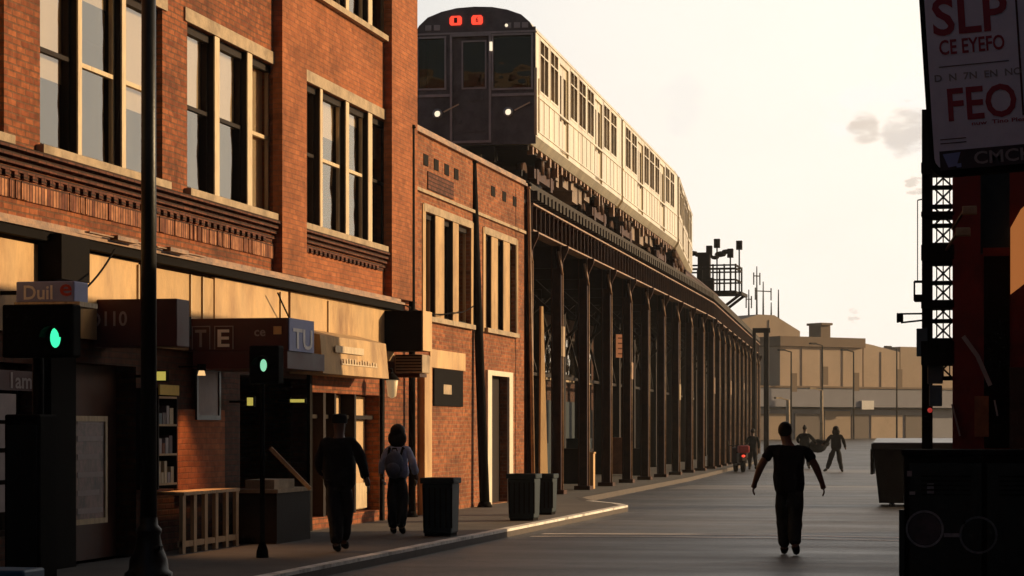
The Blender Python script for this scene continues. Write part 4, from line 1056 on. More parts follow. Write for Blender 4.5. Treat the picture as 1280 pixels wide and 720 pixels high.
for x in (-1.05, -.85, .78, .98, 1.16):
    m = MB(); m.box(x - .07, x + .07, -.03, 0, B0 + 2.60, B0 + 2.72); tr.part('vent', m, CABT, bc)
m = MB(); m.cyl((.74, -.04, B0 + 2.66), (.74, 0, B0 + 2.66), .035, .035, 10); tr.part('cab_lamp', m, HEADL, bc)
m = MB(); m.box(.36, .42, -.06, -.02, B0 + 2.1, B0 + 2.3); tr.part('glowing_hand_rail', m, HEADL, bc)  # rail made to glow for its bright white look
m = MB(); m.box(-.25, .25, -.5, .2, .35, .75); m.box(-.5, .5, -.2, 0, .6, .95); m.cyl((0, -.6, .52), (0, -.3, .52), .16, .2, 12); m.box(-1.1, 1.1, -.12, 0, .28, .42); tr.part('coupler', m, STEELD, bc)
for i in range(3):
    m = MB(); pts = [(-.5 + i * .5, -.05, .9), (-.45 + i * .5, -.2, .6), (-.3 + i * .5, -.3, .55)]; m.tube(pts, .025, 6); tr.part('air_hose', m, STEELD, bc)
m = MB(); m.box(HW - .03, HW + .03, -.02, .12, B0 + .2, B0 + 1.7); m.bar((HW + .02, .3, B0 + 1.5), (HW + .02, .3, B0 + .3), .03, .03); tr.part('corner_rail', m, STAIN, bc)
b2 = car(1, False)
b2.location = Vector((0, LEN + .35, 0))
b3 = car(2, False)
# third car on the bend: turned further left
ang = math.atan(.104) - h1
b3.location = Vector((.0, 2 * (LEN + .35) + .1, 0)); b3.rotation_euler.z = ang
for yy in (LEN, 2 * LEN + .35):
    m = MB(); m.box(-.5, .5, yy - .02, yy + .5, B0 + .2, B0 + 2.4); m.box(-.15, .15, yy - .2, yy + .6, .4, .7); tr.part('gangway', m, STEELD)

# ================================================================== FAR BUILDINGS
YF = 196.0
def fx(px, Y=YF): return Xp(px, Y)
A45 = math.radians(45)
PV = Vector((Xp(1040, YF), YF, 0)); EU = Vector((math.cos(A45), math.sin(A45), 0)); EN = Vector((-math.sin(A45), math.cos(A45), 0))
def fu(px, v=0.0):                 # distance along the angled far frontage (set back by v)
    k = (px - 640) / F; q_ = (k * c_ - s_) / (c_ + k * s_); b = PV + EN * v
    return (q_ * b.y - b.x) / (EU.x - q_ * EU.y)
def fw(u, v=0.0): return PV + EU * u + EN * v
def fz(py, px=1040, v=0.0): p = fw(fu(px, v), v); return Zq(py, p.x, p.y)
FT = mk('pale_tan_render', (0.52, 0.385, 0.28), .9, .10, .5, .05, dirt=(.42, .31, .22), dirt_amt=.6)
FT2 = mk('mid_tan_render', (0.44, 0.325, 0.235), .9, .10, .5, .05, dirt=(.36, .26, .18), dirt_amt=.6)
FTD = mk('brown_roof_felt', (0.22, 0.15, 0.10), .9, .15, .5, .05)
FB = mk('blue_grey_cladding', (0.27, 0.26, 0.30), .8, .12, .3, .05)
FOP = mk('far_dark_opening', (0.18, 0.14, 0.12), .8, .12, .3, .05)
class FarThing(Thing):
    def __init__(s, name, u, v, z, label, cat, group=None):
        p = fw(u, v); Thing.__init__(s, name, (p.x, p.y, z), label, cat, group, rot=A45, local=True); s.org = Vector((u, v, z))
def far(name, px0, px1, top, v, dep, mat, label, roofpts=None):
    U0, U1 = fu(px0, v), fu(px1, v)
    T = FarThing(name, (U0 + U1) / 2, v, .9, label, 'building'); m = MB()
    if roofpts:
        ring_ = [(U0, .5)] + [(fu(a, v), fz(b, a, v)) for a, b in roofpts] + [(U1, .5)]; n = len(ring_)
        m.add([(x, v, z) for x, z in ring_] + [(x, v + dep, z) for x, z in ring_], [tuple(range(n)), tuple(range(2 * n - 1, n - 1, -1))] + [(i, i + 1, n + i + 1, n + i) for i in range(n - 1)])
    else: m.box(U0, U1, v, v + dep, .5, fz(top, (px0 + px1) / 2, v))
    T.part('wall', m, mat); return T, U0, U1
def joints(T, px_list, top, bot, v, zs=()):
    for px in px_list: m = MB(); u = fu(px, v - .05); m.box(u - .06, u + .06, v - .06, v - .01, fz(bot, px, v), fz(top, px, v)); T.part('joint_strip', m, FT2)
T, a, b = far('gabled_building', 880, 1000, 0, 5, 14, FT2, 'tall pale building with a hipped roof and masts left of the far row', [(880, 402), (925, 400), (948, 393), (968, 394), (1000, 414)])
joints(T, [962], 400, 480, 5)
for k, (p0, p1, y0, y1) in enumerate(((930, 938, 430, 445), (946, 954, 430, 445), (970, 978, 432, 446))):
    m = MB(); m.box(fu(p0, 5), fu(p1, 5), 4.93, 4.99, fz(y1, p0, 5), fz(y0, p0, 5)); T.part('window', m, FOP)
def mast(px, y0, y1, label, v=8, arms=0):
    u = fu(px, v); T = FarThing('mast', u, v, fz(y1, px, v), label, 'mast')
    m = MB(); m.cyl((u, v, fz(y1 + 6, px, v)), (u, v, fz(y0, px, v)), .10, .05, 6); T.part('shaft', m, STEELD)
    if arms:
        m = MB(); z = fz(y0 + 12, px, v); m.bar((u - arms, v, z), (u + arms, v, z), .09, .09)
        for sx in (-1, 1): m.bar((u + sx * arms, v, z - .8), (u + sx * arms, v, z + .3), .08, .08)
        T.part('cross_arm', m, STEELD)
mast(946, 333, 396, 'tallest thin mast on the hipped roof', arms=.35)
mast(954, 352, 396, 'mast with a wide cross arm right of the tallest one', arms=.9)
mast(964, 378, 398, 'short mast between the cross arm and the outermost mast')
mast(973, 362, 400, 'rightmost thin mast on the hipped roof')
mast(936, 362, 398, 'leftmost thin mast on the hipped roof', arms=.3)
T, a, b = far('flat_roofed_building', 975, 1078, 434, 0, 10, FT, 'long pale tan building with a brown parapet in the middle of the far row')
m = MB(); m.box(a - .2, b + .1, -.3, 10, fz(434), fz(422)); T.part('parapet', m, FTD)
m = MB(); m.box(fu(1026, 1), fu(1038, 1), 1, 2.6, fz(423), fz(406)); m.box(fu(1025, 1), fu(1039, 1), .8, 2.8, fz(406) + .01, fz(403)); T.part('chimney', m, FTD)
joints(T, [1028.5, 1003, 1054], 434, 484, 0)
T, a, b = far('sloped_roof_building', 1079.5, 1124.5, 0, 0, 10, FT, 'tan building with a gently sloping roofline right of the chimney building', [(1079.5, 429), (1090, 431), (1112, 437), (1124.5, 440)])
joints(T, [1102], 440, 484, 0)
T, a, b = far('plain_tan_building', 1125.5, 1400, 437, 0, 10, FT2, 'plain tan block at the right end of the far row')
VB = -5.0
T = FarThing('low_shop_row', fu(1050, VB), VB, .9, 'low blue grey row of shops running along the foot of the far buildings', 'building')
U0, U1 = fu(880, VB), fu(1400, VB)
m = MB(); m.box(U0, U1, VB, VB + 4.9, .5, fz(512, 1050, VB)); T.part('wall', m, FB)
m = MB(); m.box(U0, U1, VB - 1.0, VB + 4.9, fz(509, 1050, VB), fz(486, 1050, VB)); T.part('fascia', m, FB)
m = MB(); m.box(U0, U1, VB - 1.1, VB + 4.9, fz(486, 1050, VB) + .01, fz(483.5, 1050, VB)); T.part('coping', m, FTD)
for a, b, t, mt, nm in ((1088, 1127, 519, FT, 'roller_door'), (1131, 1160, 519, FOP, 'shopfront'), (1064, 1085, 518, FOP, 'shopfront'), (1030, 1062, 514, FT2, 'shopfront'), (993, 1026, 517, FOP, 'shopfront'), (960, 982, 517, FT2, 'shopfront'), (930, 956, 517, FOP, 'shopfront')):
    m = MB(); m.box(fu(a, VB), fu(b, VB), VB - .12, VB - .01, .6, fz(t, (a + b) / 2, VB)); T.part(nm, m, mt)
m = MB(); m.box(fu(1066, VB), fu(1081, VB), VB - 1.15, VB - 1.01, fz(512, 1073, VB), fz(501, 1073, VB)); T.part('sign_board', m, mk('white_sign', (.8, .75, .7), .6, .05, 2, 0))
def far_lamp(px, y0, label, v=-9, mat=STEELD, r=.08, flag=False):
    u = fu(px, v); p = fw(u, v); g0 = gz(p.y); zt = fz(y0, px, v); T = FarThing('street_lamp', u, v, g0, label, 'street lamp', 'distant lamp posts')
    m = MB(); m.cyl((u, v, g0), (u, v, zt), r, r * .7, 8); T.part('post', m, mat)
    m = MB(); m.bar((u, v, zt), (u - .8, v, zt + .15), .1, .08); m.box(u - 1.3, u - .7, v - .15, v + .15, zt + .08, zt + .22); T.part('lamp_head', m, mat)
    if flag: m = MB(); m.box(u + .09, u + .6, v - .02, v + .02, zt - 3.2, zt - 1.7); T.part('banner', m, FTD)
far_lamp(1028, 432, 'dark lamp post in front of the chimney building', flag=True)
far_lamp(1067, 440, 'dark lamp post before the right end of the chimney building', flag=True)
far_lamp(989, 440, 'dark lamp post before the left end of the chimney building', flag=True)
far_lamp(1121, 436, 'dark lamp post where the sloping roof meets the plain block', flag=True)
far_lamp(1027, 488, 'short pale post in front of the low shops below the chimney', -14, STONE, r=.16)
far_lamp(985, 500, 'short pale post at the left of the low shops', -14, STONE, r=.2)
# dark portal post in mid distance
Y = 118; x = fx(958, Y)
T = Thing('steel_portal', (x, Y, gz(Y)), 'dark steel portal post standing past the end of the railway', 'post')
m = MB(); m.box(x - .13, x + .13, Y - .13, Y + .13, gz(Y), Zq(410, x, Y)); T.part('post', m, STEELD)
m = MB(); m.box(fx(941, Y), x + .2, Y - .1, Y + .1, Zq(416, x, Y), Zq(410, x, Y)); T.part('beam', m, STEELD)
m = MB(); x2 = fx(943, Y); m.box(x2 - .08, x2 + .08, Y - .08, Y + .08, gz(Y), Zq(416, x, Y)); T.part('post', m, STEELD)

# ================================================================== RIGHT SIDE
RX, RY = -.6, 26.0
rb = Thing('red_building', (3, RY, 0), 'dark red painted low building filling the right edge of the view', 'building')
RH = 5.45
m = MB(); m.box(RX, 9, RY, 36.6, 0, RH); rb.part('wall', m, REDP)
m = MB(); m.box(RX - .08, 9, RY - .08, 36.65, RH, RH + .1); rb.part('coping', m, STEELD)
def rpx(m, px0, px1, py0, py1, y0, y1): m.box(Xp(px0, RY), Xp(px1, RY), y0, y1, Zq(py1, 0, RY), Zq(py0, 0, RY))
m = MB(); rpx(m, 1218, 1236, 495, 546, RY - .03, RY - .002); rb.part('rust_panel', m, BRNOR)
m = MB()
for a, b in (((1204, 420), (1222, 445)), ((1222, 445), (1238, 482)), ((1190, 505), (1200, 545)), ((1243, 500), (1247, 520))):
    m = MB(); m.bar((Xp(a[0], RY), RY - .02, Zq(a[1], 0, RY)), (Xp(b[0], RY), RY - .02, Zq(b[1], 0, RY)), .02, .05); rb.part('painted_streak', m, DIMLET)
m = MB(); rpx(m, 1228, 1262, 215, 312, RY - .35, RY - .3); rpx(m, 1226, 1229, 215, 320, RY - .4, RY - .28); rb.part('hanging_shutter', m, TEALD)
m = MB(); rpx(m, 1230, 1262, 320, 560, RY - .02, RY - .002); rb.part('door', m, BLACK)
m = MB(); m.box(Xp(1262, RY - .5), 3, RY - .5, RY - .002, 0, 2.3); rb.part('pier', m, mk('brown_pier', (.06, .025, .012), .7, .3, 3, .2))
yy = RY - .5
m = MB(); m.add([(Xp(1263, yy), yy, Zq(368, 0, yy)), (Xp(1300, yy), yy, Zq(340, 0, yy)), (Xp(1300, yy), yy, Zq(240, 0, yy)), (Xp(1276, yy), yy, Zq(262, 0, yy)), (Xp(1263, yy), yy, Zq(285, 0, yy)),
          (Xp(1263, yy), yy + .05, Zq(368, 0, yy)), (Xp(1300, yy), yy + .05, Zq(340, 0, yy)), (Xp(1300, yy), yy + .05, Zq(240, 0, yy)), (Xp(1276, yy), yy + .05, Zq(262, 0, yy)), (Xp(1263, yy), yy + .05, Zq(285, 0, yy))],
        [(0, 1, 2, 3, 4), (5, 6, 7, 8, 9), (0, 1, 6, 5), (1, 2, 7, 6), (2, 3, 8, 7), (3, 4, 9, 8), (4, 0, 5, 9)]); rb.part('sunlit_wall_patch', m, SUNGLOW)  # added glowing panel standing for a sunlit piece of wall
# small wall floodlights
for px, py, lab in ((1212, 263, 'upper pale floodlight on an arm of the red building'), (1204, 290, 'lower pale floodlight on an arm of the red building')):
    X, Y = Xp(px, RY - .6), RY - .6; z = Zq(py, X, Y)
    T = Thing('floodlight', (X, Y, z), lab, 'floodlight')
    m = MB(); m.box(X - .08, X + .08, Y - .07, Y + .07, z - .045, z + .045); T.part('head', m, STONE, bevel=.01)
    m = MB(); m.bar((X - .06, Y, z), (X - .2, Y + .6, z - .15), .025, .025); T.part('arm', m, STEEL)
# fire escape / lattice mast
X0, X1 = Xp(1158, RY + .3), Xp(1189, RY + .3); yy = RY + .3
fe = Thing('fire_escape', (X0, yy, 0), 'black lattice fire escape on the left corner of the red building', 'fire escape')
m = MB(); m.box(X0 - .05, X0 + .07, yy - .06, yy + .06, .12, 5.3); fe.part('post', m, BLACK)
m = MB(); rnd = random.Random(1)
z = 2.2
xa, xb = X0 + .08, X1 + .02
while z < 5.2:
    m.bar((xa - .05, yy, z), (xb, yy, z), .05, .05); m.bar((xa, yy, z), (xb, yy, z + .22), .02, .02); m.bar((xb, yy, z), (xa, yy, z + .22), .02, .02)
    for k in range(3): x = xa + (xb - xa) * (k + .5) / 3; m.bar((x, yy, z), (x, yy, z + .22), .014, .014)
    z += .22
fe.part('lattice', m, BLACK)
m = MB()
for z0, z1 in ((2.35, 2.62), (3.0, 3.08), (3.55, 3.72), (4.05, 4.1), (4.55, 4.66)): m = MB(); m.box(X0 - .05, RX + .02, yy - .3, yy + .3, z0, z1); fe.part('landing', m, BLACK)
# lamps / arms on the left of the post
Yl = RY + .3
def q(px, py): return (Xp(px, Yl), Yl, Zq(py, X0, Yl))
T = Thing('street_lantern', q(1150, 375), 'square glazed lantern hung on the left of the fire escape', 'lantern')
a = q(1143, 376); b = q(1157, 352)
m = MB()
for x in (a[0], b[0]):
    for y in (Yl - .07, Yl + .07): m.bar((x, y, a[2]), (x, y, b[2]), .015, .015)
for z in (a[2], b[2], a[2] + .06):
    m.bar((a[0], Yl - .07, z), (b[0], Yl - .07, z), .02, .02); m.bar((a[0], Yl + .07, z), (b[0], Yl + .07, z), .02, .02)
m.bar((b[0], Yl, b[2]), (b[0] + .05, Yl, b[2]), .03, .03); T.part('frame', m, BLACK)
m = MB(); m.box(a[0] + .01, b[0] - .01, Yl - .06, Yl + .06, a[2] + .01, a[2] + .06); T.part('base', m, BLACK)
m = MB(); m.cyl(q(1147, 352), q(1147, 250), .006, .006, 5); m.cyl(q(1147, 250), q(1158, 248), .008, .008, 5); T.part('hanger_wire', m, BLACK)
T = Thing('bracket_lamp', q(1140, 398), 'small black double arm lamp pointing left below the lantern', 'lamp')
m = MB(); m.bar(q(1124, 392), q(1157, 392), .02, .02); m.bar(q(1126, 403), q(1157, 400), .02, .02); m.bar(q(1157, 380), q(1157, 440), .02, .03); T.part('arm', m, BLACK)
m = MB(); m.cyl(q(1121, 397), q(1129, 397), .06, .045, 10); T.part('lamp_head', m, BLACK)
T = Thing('street_sign', q(1152, 445), 'rounded dull blue plate sign on the left of the fire escape', 'sign')
a = q(1146, 446); b = q(1160, 411)
m = MB(); m.box(a[0], b[0], Yl - .12, Yl - .1, a[2], b[2]); T.part('plate', m, TEAL, bevel=.009)
m = MB(); m.box(b[0] - .02, b[0] + .06, Yl - .11, Yl - .02, a[2] + .12, a[2] + .17); T.part('bracket', m, BLACK)
T = Thing('meter_box', q(1168, 510), 'stack of dull grey boxes below the blue plate sign', 'meter box')
a = q(1160, 480); b = q(1179, 445); m = MB(); m.box(a[0], b[0], Yl - .2, Yl - .08, a[2], b[2]); T.part('upper_box', m, mk('grey_box', (.08, .09, .10), .6, .2, 3, .1), bevel=.01)
a = q(1162, 508); b = q(1178, 482); m = MB(); m.box(a[0], b[0], Yl - .2, Yl - .08, a[2], b[2]); T.part('lower_box', m, TEAL, bevel=.01)
m = MB(); p_ = q(1163, 513); m.sphere((p_[0], Yl - .15, p_[2]), .03, 8); T.part('red_reflector', m, emis('red_glow', (.6, .05, .04), .5))
# big hanging sign
SY = 20.0
SG = Thing('hanging_sign', (Xp(1215, SY), SY, 4.0), 'large grey sign with dark red block letters hanging at the upper right', 'sign', local=True)
sc = F / (-s_ * Xp(1215, SY) + c_ * SY)
z00 = Zq(110, Xp(1215, SY), SY)
SG.o.location = (Xp(1215, SY), SY, z00); SG.o.rotation_euler.y = math.radians(-3.6)
w0, w1 = -58 / sc, 130 / sc; h0, h1_ = -108 / sc, 220 / sc
m = MB()
def rrect(x0, x1, z0, z1, r, y0, y1, m):
    pts = []
    for cx, cz, a0 in ((x0 + r, z0 + r, 180), (x1 - r, z0 + r, 270), (x1 - r, z1 - r, 0), (x0 + r, z1 - r, 90)):
        for k in range(5): t = math.radians(a0 + k * 22.5); pts.append((cx + r * math.cos(t), cz + r * math.sin(t)))
    n = len(pts)
    m.add([(x, y0, z) for x, z in pts] + [(x, y1, z) for x, z in pts], [tuple(range(n)), tuple(range(2 * n - 1, n - 1, -1))] + [(i, (i + 1) % n, n + (i + 1) % n, n + i) for i in range(n)])
rrect(w0, w1, h0, h1_, .14, 0, .12, m); SG.part('case', m, BLACK)
m = MB(); rrect(w0 + .045, w1 - .045, h0 + .06, h1_ - .05, .11, -.012, -.002, m); SG.part('face', m, mk('grey_sign_face', (.85, .78, .88), .6, .1, 1.5, .03, dirt=(.62, .56, .66), dirt_amt=.6))
def sgt(t, a, b, c, d, mat, y=-.018):      # a,b,c,d in photo pixels
    P = lambda u, v, dd: (u, y + dd, v)
    ca = math.radians(3.6)
    mt = MB(); add_text(mt, t, P, (a - 1215) / sc, (b - 1215) / sc, (110 - d) / sc, (110 - c) / sc, .0); SG.part('lettering', mt, mat)
sgt('SLP', 1172, 1264, -6, 42, SIGNRED)
sgt('CE EYEFO', 1178, 1258, 47, 66, SIGNRED)
sgt('FEO', 1184, 1268, 108, 150, SIGNRED)
sgt('D  N  7N  EN  NO', 1170, 1277, 90, 99, DIMLET)
sgt('nuw  Tino Pleas', 1212, 1282, 152, 157, SIGNRED)
m = MB(); m.box((1170 - 1215) / sc, (1290 - 1215) / sc, -.022, -.014, (110 - 210) / sc, (110 - 186) / sc); SG.part('dark_band', m, mk('band_plum', (.045, .02, .028), .6, .2, 3, 0))
sgt('CMCK', 1212, 1285, 190, 206, DIMLET, -.026)
m = MB(); m.add([((1174 - 1215) / sc, -.026, (110 - 190) / sc), ((1196 - 1215) / sc, -.026, (110 - 189) / sc), ((1190 - 1215) / sc, -.026, (110 - 206) / sc), ((1180 - 1215) / sc, -.026, (110 - 207) / sc)], [(0, 1, 2, 3)]); m.box((1190 - 1215) / sc, (1196 - 1215) / sc, -.03, -.026, (110 - 208) / sc, (110 - 203) / sc); SG.part('emblem', m, LILAC)
m = MB()
for a, b, y in ((1176, 1262, 80), (1172, 1204, 171), (1172, 1204, 176)): m.box((a - 1215) / sc, (b - 1215) / sc, -.018, -.014, (110 - y - 1) / sc, (110 - y) / sc)
m.box((1274 - 1215) / sc, (1276.5 - 1215) / sc, -.018, -.014, (110 - 150) / sc, (110 + 60) / sc)
SG.part('rule_line', m, REDS)
m = MB(); m.box(.9, 1.05, .02, .1, -1, 2.0); SG.part('mounting_post', m, BLACK)
m = MB(); m.bar((w1 - .1, .06, h0 + .4), (w1 + .5, .06, h0 + .4), .05, .05); m.bar((w1 - .1, .06, h1_ - .4), (w1 + .5, .06, h1_ - .4), .05, .05); SG.part('mounting_arm', m, BLACK)
# building along the right pavement (out of frame, carries the sign, shades the pavement)
m = MB(); m.box(.95, 9, -18, 25.3, 0, 12)
T = Thing('right_side_building', (1, 5, 0), 'dark brick building carrying the hanging sign at the right edge', 'building')
T.part('wall', m, brick('dark_brown_brick', (0.12, 0.05, 0.03), (0.07, 0.03, 0.02), (0.08, 0.05, 0.035)))
for k in range(6):
    m = MB(); m.box(.91, .949, -14 + k * 6.2, -11.6 + k * 6.2, 5, 7.2); T.part('window', m, DWOOD)
# black utility cabinet
CY = 20.0
x0, x1 = Xp(1124, CY), .55
cb = Thing('utility_cabinet', ((x0 + x1) / 2, CY, 0), 'black steel utility cabinet with two faint ring stickers at the lower right', 'cabinet')
zt = Zq(562, x0, CY)
m = MB(); m.box(x0 + .04, x1, CY, CY + .7, .16, zt - .05); cb.part('case', m, BLACK, bevel=.015)
m = MB(); m.box(x0 + .02, x1 + .03, CY - .03, CY + .75, zt - .05, zt); cb.part('lid', m, BLACK, bevel=.012)
m = MB(); m.box(x0, x0 + .045, CY - .045, CY + .0, .12, Zq(637, x0, CY)); m.box(x0 + .05, x1, CY + .02, CY + .65, .12, .16); cb.part('corner_post', m, BLACKM)
for a, b in ((x0 + .09, (x0 + x1) / 2 - .02), ((x0 + x1) / 2 + .02, x1 - .05)):
    m = MB(); m.box(a, b, CY - .02, CY - .002, .22, zt - .12); dd = cb.part('door', m, BLACKM, bevel=.006)
    m = MB(); [m.box(a + .1, b - .1, CY - .028, CY - .021, zt - .4 + k * .04, zt - .385 + k * .04) for k in range(5)]; cb.part('vent', m, BLACK, dd)
    m = MB(); m.cyl(((a + b) / 2 + .15, CY - .05, .8), ((a + b) / 2 + .15, CY - .02, .8), .02, .02, 8); cb.part('handle', m, STEELD, dd)
RING = mk('faint_ring_sticker', (.22, .20, .22), .5, .5, 12, 0)
def disc(px, py, r, mat, X=0, dots=True):
    x, z = Xp(px, CY), Zq(py, 0, CY); m = MB(); n = 28
    ro, ri = r, r * .88
    vs = [(x + rr * math.cos(2 * math.pi * i / n), CY - .024, z + rr * math.sin(2 * math.pi * i / n)) for rr in (ro, ri) for i in range(n)]
    m.add(vs, [(i, (i + 1) % n, n + (i + 1) % n, n + i) for i in range(n)])
    return m, x, z
m, x, z = disc(1156, 662, .165, RING)
cb.part('ring_sticker', m, RING)
m2, x2, z2 = disc(1223, 669, .165, RING); cb.part('ring_sticker', m2, mk('fainter_ring', (.13, .12, .13), .5, .5, 12, 0))
m = MB()
n = 20; m.add([(x + .14 * math.cos(2 * math.pi * i / n), CY - .023, z + .14 * math.sin(2 * math.pi * i / n)) for i in range(n)], [tuple(range(n))]); cb.part('sticker_disc', m, mk('dim_plum_disc', (.07, .045, .055), .5, .6, 8, 0))
m = MB(); m.box(x + .165, x + .3, CY - .026, CY - .022, z - .07, z - .035); cb.part('label_plate', m, RING)
m = MB(); m.box(x + .02, x + .08, CY - .026, CY - .022, z + .3, z + .4); cb.part('label_plate', m, RING)
m = MB(); m.box(Xp(1134, CY), Xp(1140, CY), CY - .035, CY - .022, Zq(596, 0, CY), Zq(589, 0, CY)); cb.part('label_plate', m, DIMLET)
m = MB(); m.box(Xp(1137, CY), Xp(1144, CY), CY - .035, CY - .022, Zq(619, 0, CY), Zq(615, 0, CY)); cb.part('label_plate', m, DIMLET)
# large wheeled bin
d0 = 48.0
x0, x1 = Xp(1089, d0), Xp(1089, d0) + 1.75
bn = Thing('dumpster', ((x0 + x1) / 2, d0, 0), 'big dark dumpster with a pale grey lid on the right side of the road', 'dumpster')
zt = Zq(552, x0, d0)
m = MB(); m.add([(x0 + .16, d0 + .1, .06), (x1 - .05, d0 + .1, .06), (x1 - .05, d0 + 1.3, .06), (x0 + .16, d0 + 1.3, .06), (x0 + .04, d0 + .02, zt - .16), (x1, d0 + .02, zt - .16), (x1, d0 + 1.5, zt - .16), (x0 + .04, d0 + 1.5, zt - .16)],
    [(0, 1, 2, 3), (4, 5, 6, 7), (0, 1, 5, 4), (1, 2, 6, 5), (2, 3, 7, 6), (3, 0, 4, 7)]); bn.part('tub', m, BLACK)
m = MB(); m.box(x0, x1 + .03, d0 - .04, d0 + 1.55, zt - .158, zt - .04); m.box(x0 - .03, x0 + .02, d0 + .2, d0 + 1.2, zt - .7, zt - .16); bn.part('rim', m, BLACKM, bevel=.01)
m = MB(); m.add([(x0 + .03, d0, zt - .038), (x1, d0, zt - .038), (x1, d0 + 1.5, zt + .0), (x0 + .03, d0 + 1.5, zt + .0), (x0 + .03, d0, zt - .02), (x1, d0, zt - .02), (x1, d0 + 1.5, zt + .07), (x0 + .03, d0 + 1.5, zt + .07)],
    [(0, 1, 2, 3), (4, 5, 6, 7), (0, 1, 5, 4), (1, 2, 6, 5), (2, 3, 7, 6), (3, 0, 4, 7)]); bn.part('lid', m, mk('grey_lid', (.11, .09, .085), .35, .2, 3, .1))
for xx, yy2 in ((x0 + .4, d0 + .25), (x1 - .3, d0 + .25), (x0 + .4, d0 + 1.15), (x1 - .3, d0 + 1.15)):
    m = MB(); m.cyl((xx - .03, yy2, .075), (xx + .03, yy2, .075), .075, .075, 14); bn.part('wheel', m, BLACK)
# parked dark van tail partly behind it
# ================================================================== STREET FURNITURE, LEFT
# lamp post
LX, LY = -8.3, 20.9
lp = Thing('lamp_post', (LX, LY, .12), 'tall black lamp post with a fluted flared base in the left foreground', 'lamp post', local=True)
m = MB(); m.cyl((0, 0, .55), (0, 0, 7.5), .082, .068, 20); lp.part('shaft', m, BLACKM)
m = MB(); m.lathe([(.24, 0), (.24, .07), (.20, .10), (.19, .2), (.14, .32), (.115, .44), (.13, .47), (.13, .5), (.095, .54), (.085, .62)], (0, 0, 0), 12); lp.part('base', m, BLACKM)
m = MB(); m.bar((0, 0, 7.3), (1.4, 0, 7.7), .07, .07); m.box(1.3, 1.9, -.14, .14, 7.62, 7.76); lp.part('lamp_arm', m, BLACKM)
m = MB(); m.box(.1, .17, -.12, -.06, .30, .34); m.box(.14, .24, -.1, -.03, .02, .06); lp.part('access_door', m, STEELD)
# traffic signals
def signal(px, py, lpx, lpy, X, label, lens, w=.5, h=.5, lr=.07):
    Y = Yp(px, X); z = Zq(py, X, Y)
    T = Thing('traffic_signal', (X, Y, .12), label, 'traffic signal', 'traffic signals')
    m = MB(); pr_ = .055 if w > .5 else .03; m.cyl((X - .1, Y + .15, .12), (X - .1, Y + .15, z + h / 2), pr_, pr_ * .9, 12); m.lathe([(pr_ * 2.5, .12), (pr_ * 2.3, .2), (pr_ * 1.2, .3)], (X - .1, Y + .15, 0), 12); T.part('pole', m, BLACK)
    m = MB(); m.box(X - w / 2, X + w / 2, Y - .1, Y + .1, z - h / 2, z + h / 2); T.part('housing', m, BLACK, bevel=.02)
    lx, lz = Xp(lpx, Y), Zq(lpy, X, Y)
    m = MB(); n = 18; m.add([(lx + lr * .62 * math.cos(2 * math.pi * i / n), Y - .105, lz + lr * 1.1 * math.sin(2 * math.pi * i / n)) for i in range(n)], [tuple(range(n))]); T.part('lens', m, lens)
    m = MB(); 
    for i in range(n // 2 + 1):
        t = math.pi * i / (n // 2); t2 = math.pi * (i + 1) / (n // 2)
        if i < n // 2: m.quad((lx + .1 * math.cos(t), Y - .1, lz + .12 * math.sin(t)), (lx + .1 * math.cos(t2), Y - .1, lz + .12 * math.sin(t2)), (lx + .1 * math.cos(t2), Y - .25, lz + .10 * math.sin(t2)), (lx + .1 * math.cos(t), Y - .25, lz + .10 * math.sin(t)))
    T.part('visor', m, BLACK)
    m = MB(); m.lathe([(.085, 0), (.085, .012)], (0, 0, 0), 12)
    return T
signal(52, 414, 75, 423, -8.9, 'black traffic signal with a bright green lens at the far left', GREENL, .72, .5, .085)
signal(333, 456, 333, 457, -8.35, 'black traffic signal with a pale green lens in front of the maroon awning', PALEG, .36, .44, .065)
# control cabinet next to left signal
X = -8.95; Y = Yp(30, X)
T = Thing('control_cabinet', (X, Y, .12), 'narrow black control cabinet on the pavement at the left edge', 'cabinet')
m = MB(); m.box(X - .2, X + .16, Y, Y + .4, .12, 1.75); T.part('case', m, BLACK, bevel=.02)
m = MB(); m.box(X - .17, X + .13, Y - .012, Y - .001, .2, 1.65); T.part('door', m, BLACKM)
X = -8.2; Y = Yp(-5, X)
T = Thing('newspaper_box', (X, Y, .12), 'blue newspaper box cut by the lower left corner', 'newspaper box', local=True)
T.o.location = (X, Y, .12)
m = MB(); m.box(-.22, .22, 0, .4, .15, .18); m.box(-.2, .2, .02, .38, 0, .15); T.part('foot', m, BLACK)
m = MB(); m.box(-.25, .25, 0, .42, .181, .32); T.part('case', m, mk('blue_box', (.05, .14, .24), .5, .2, 3, .1), bevel=.02)
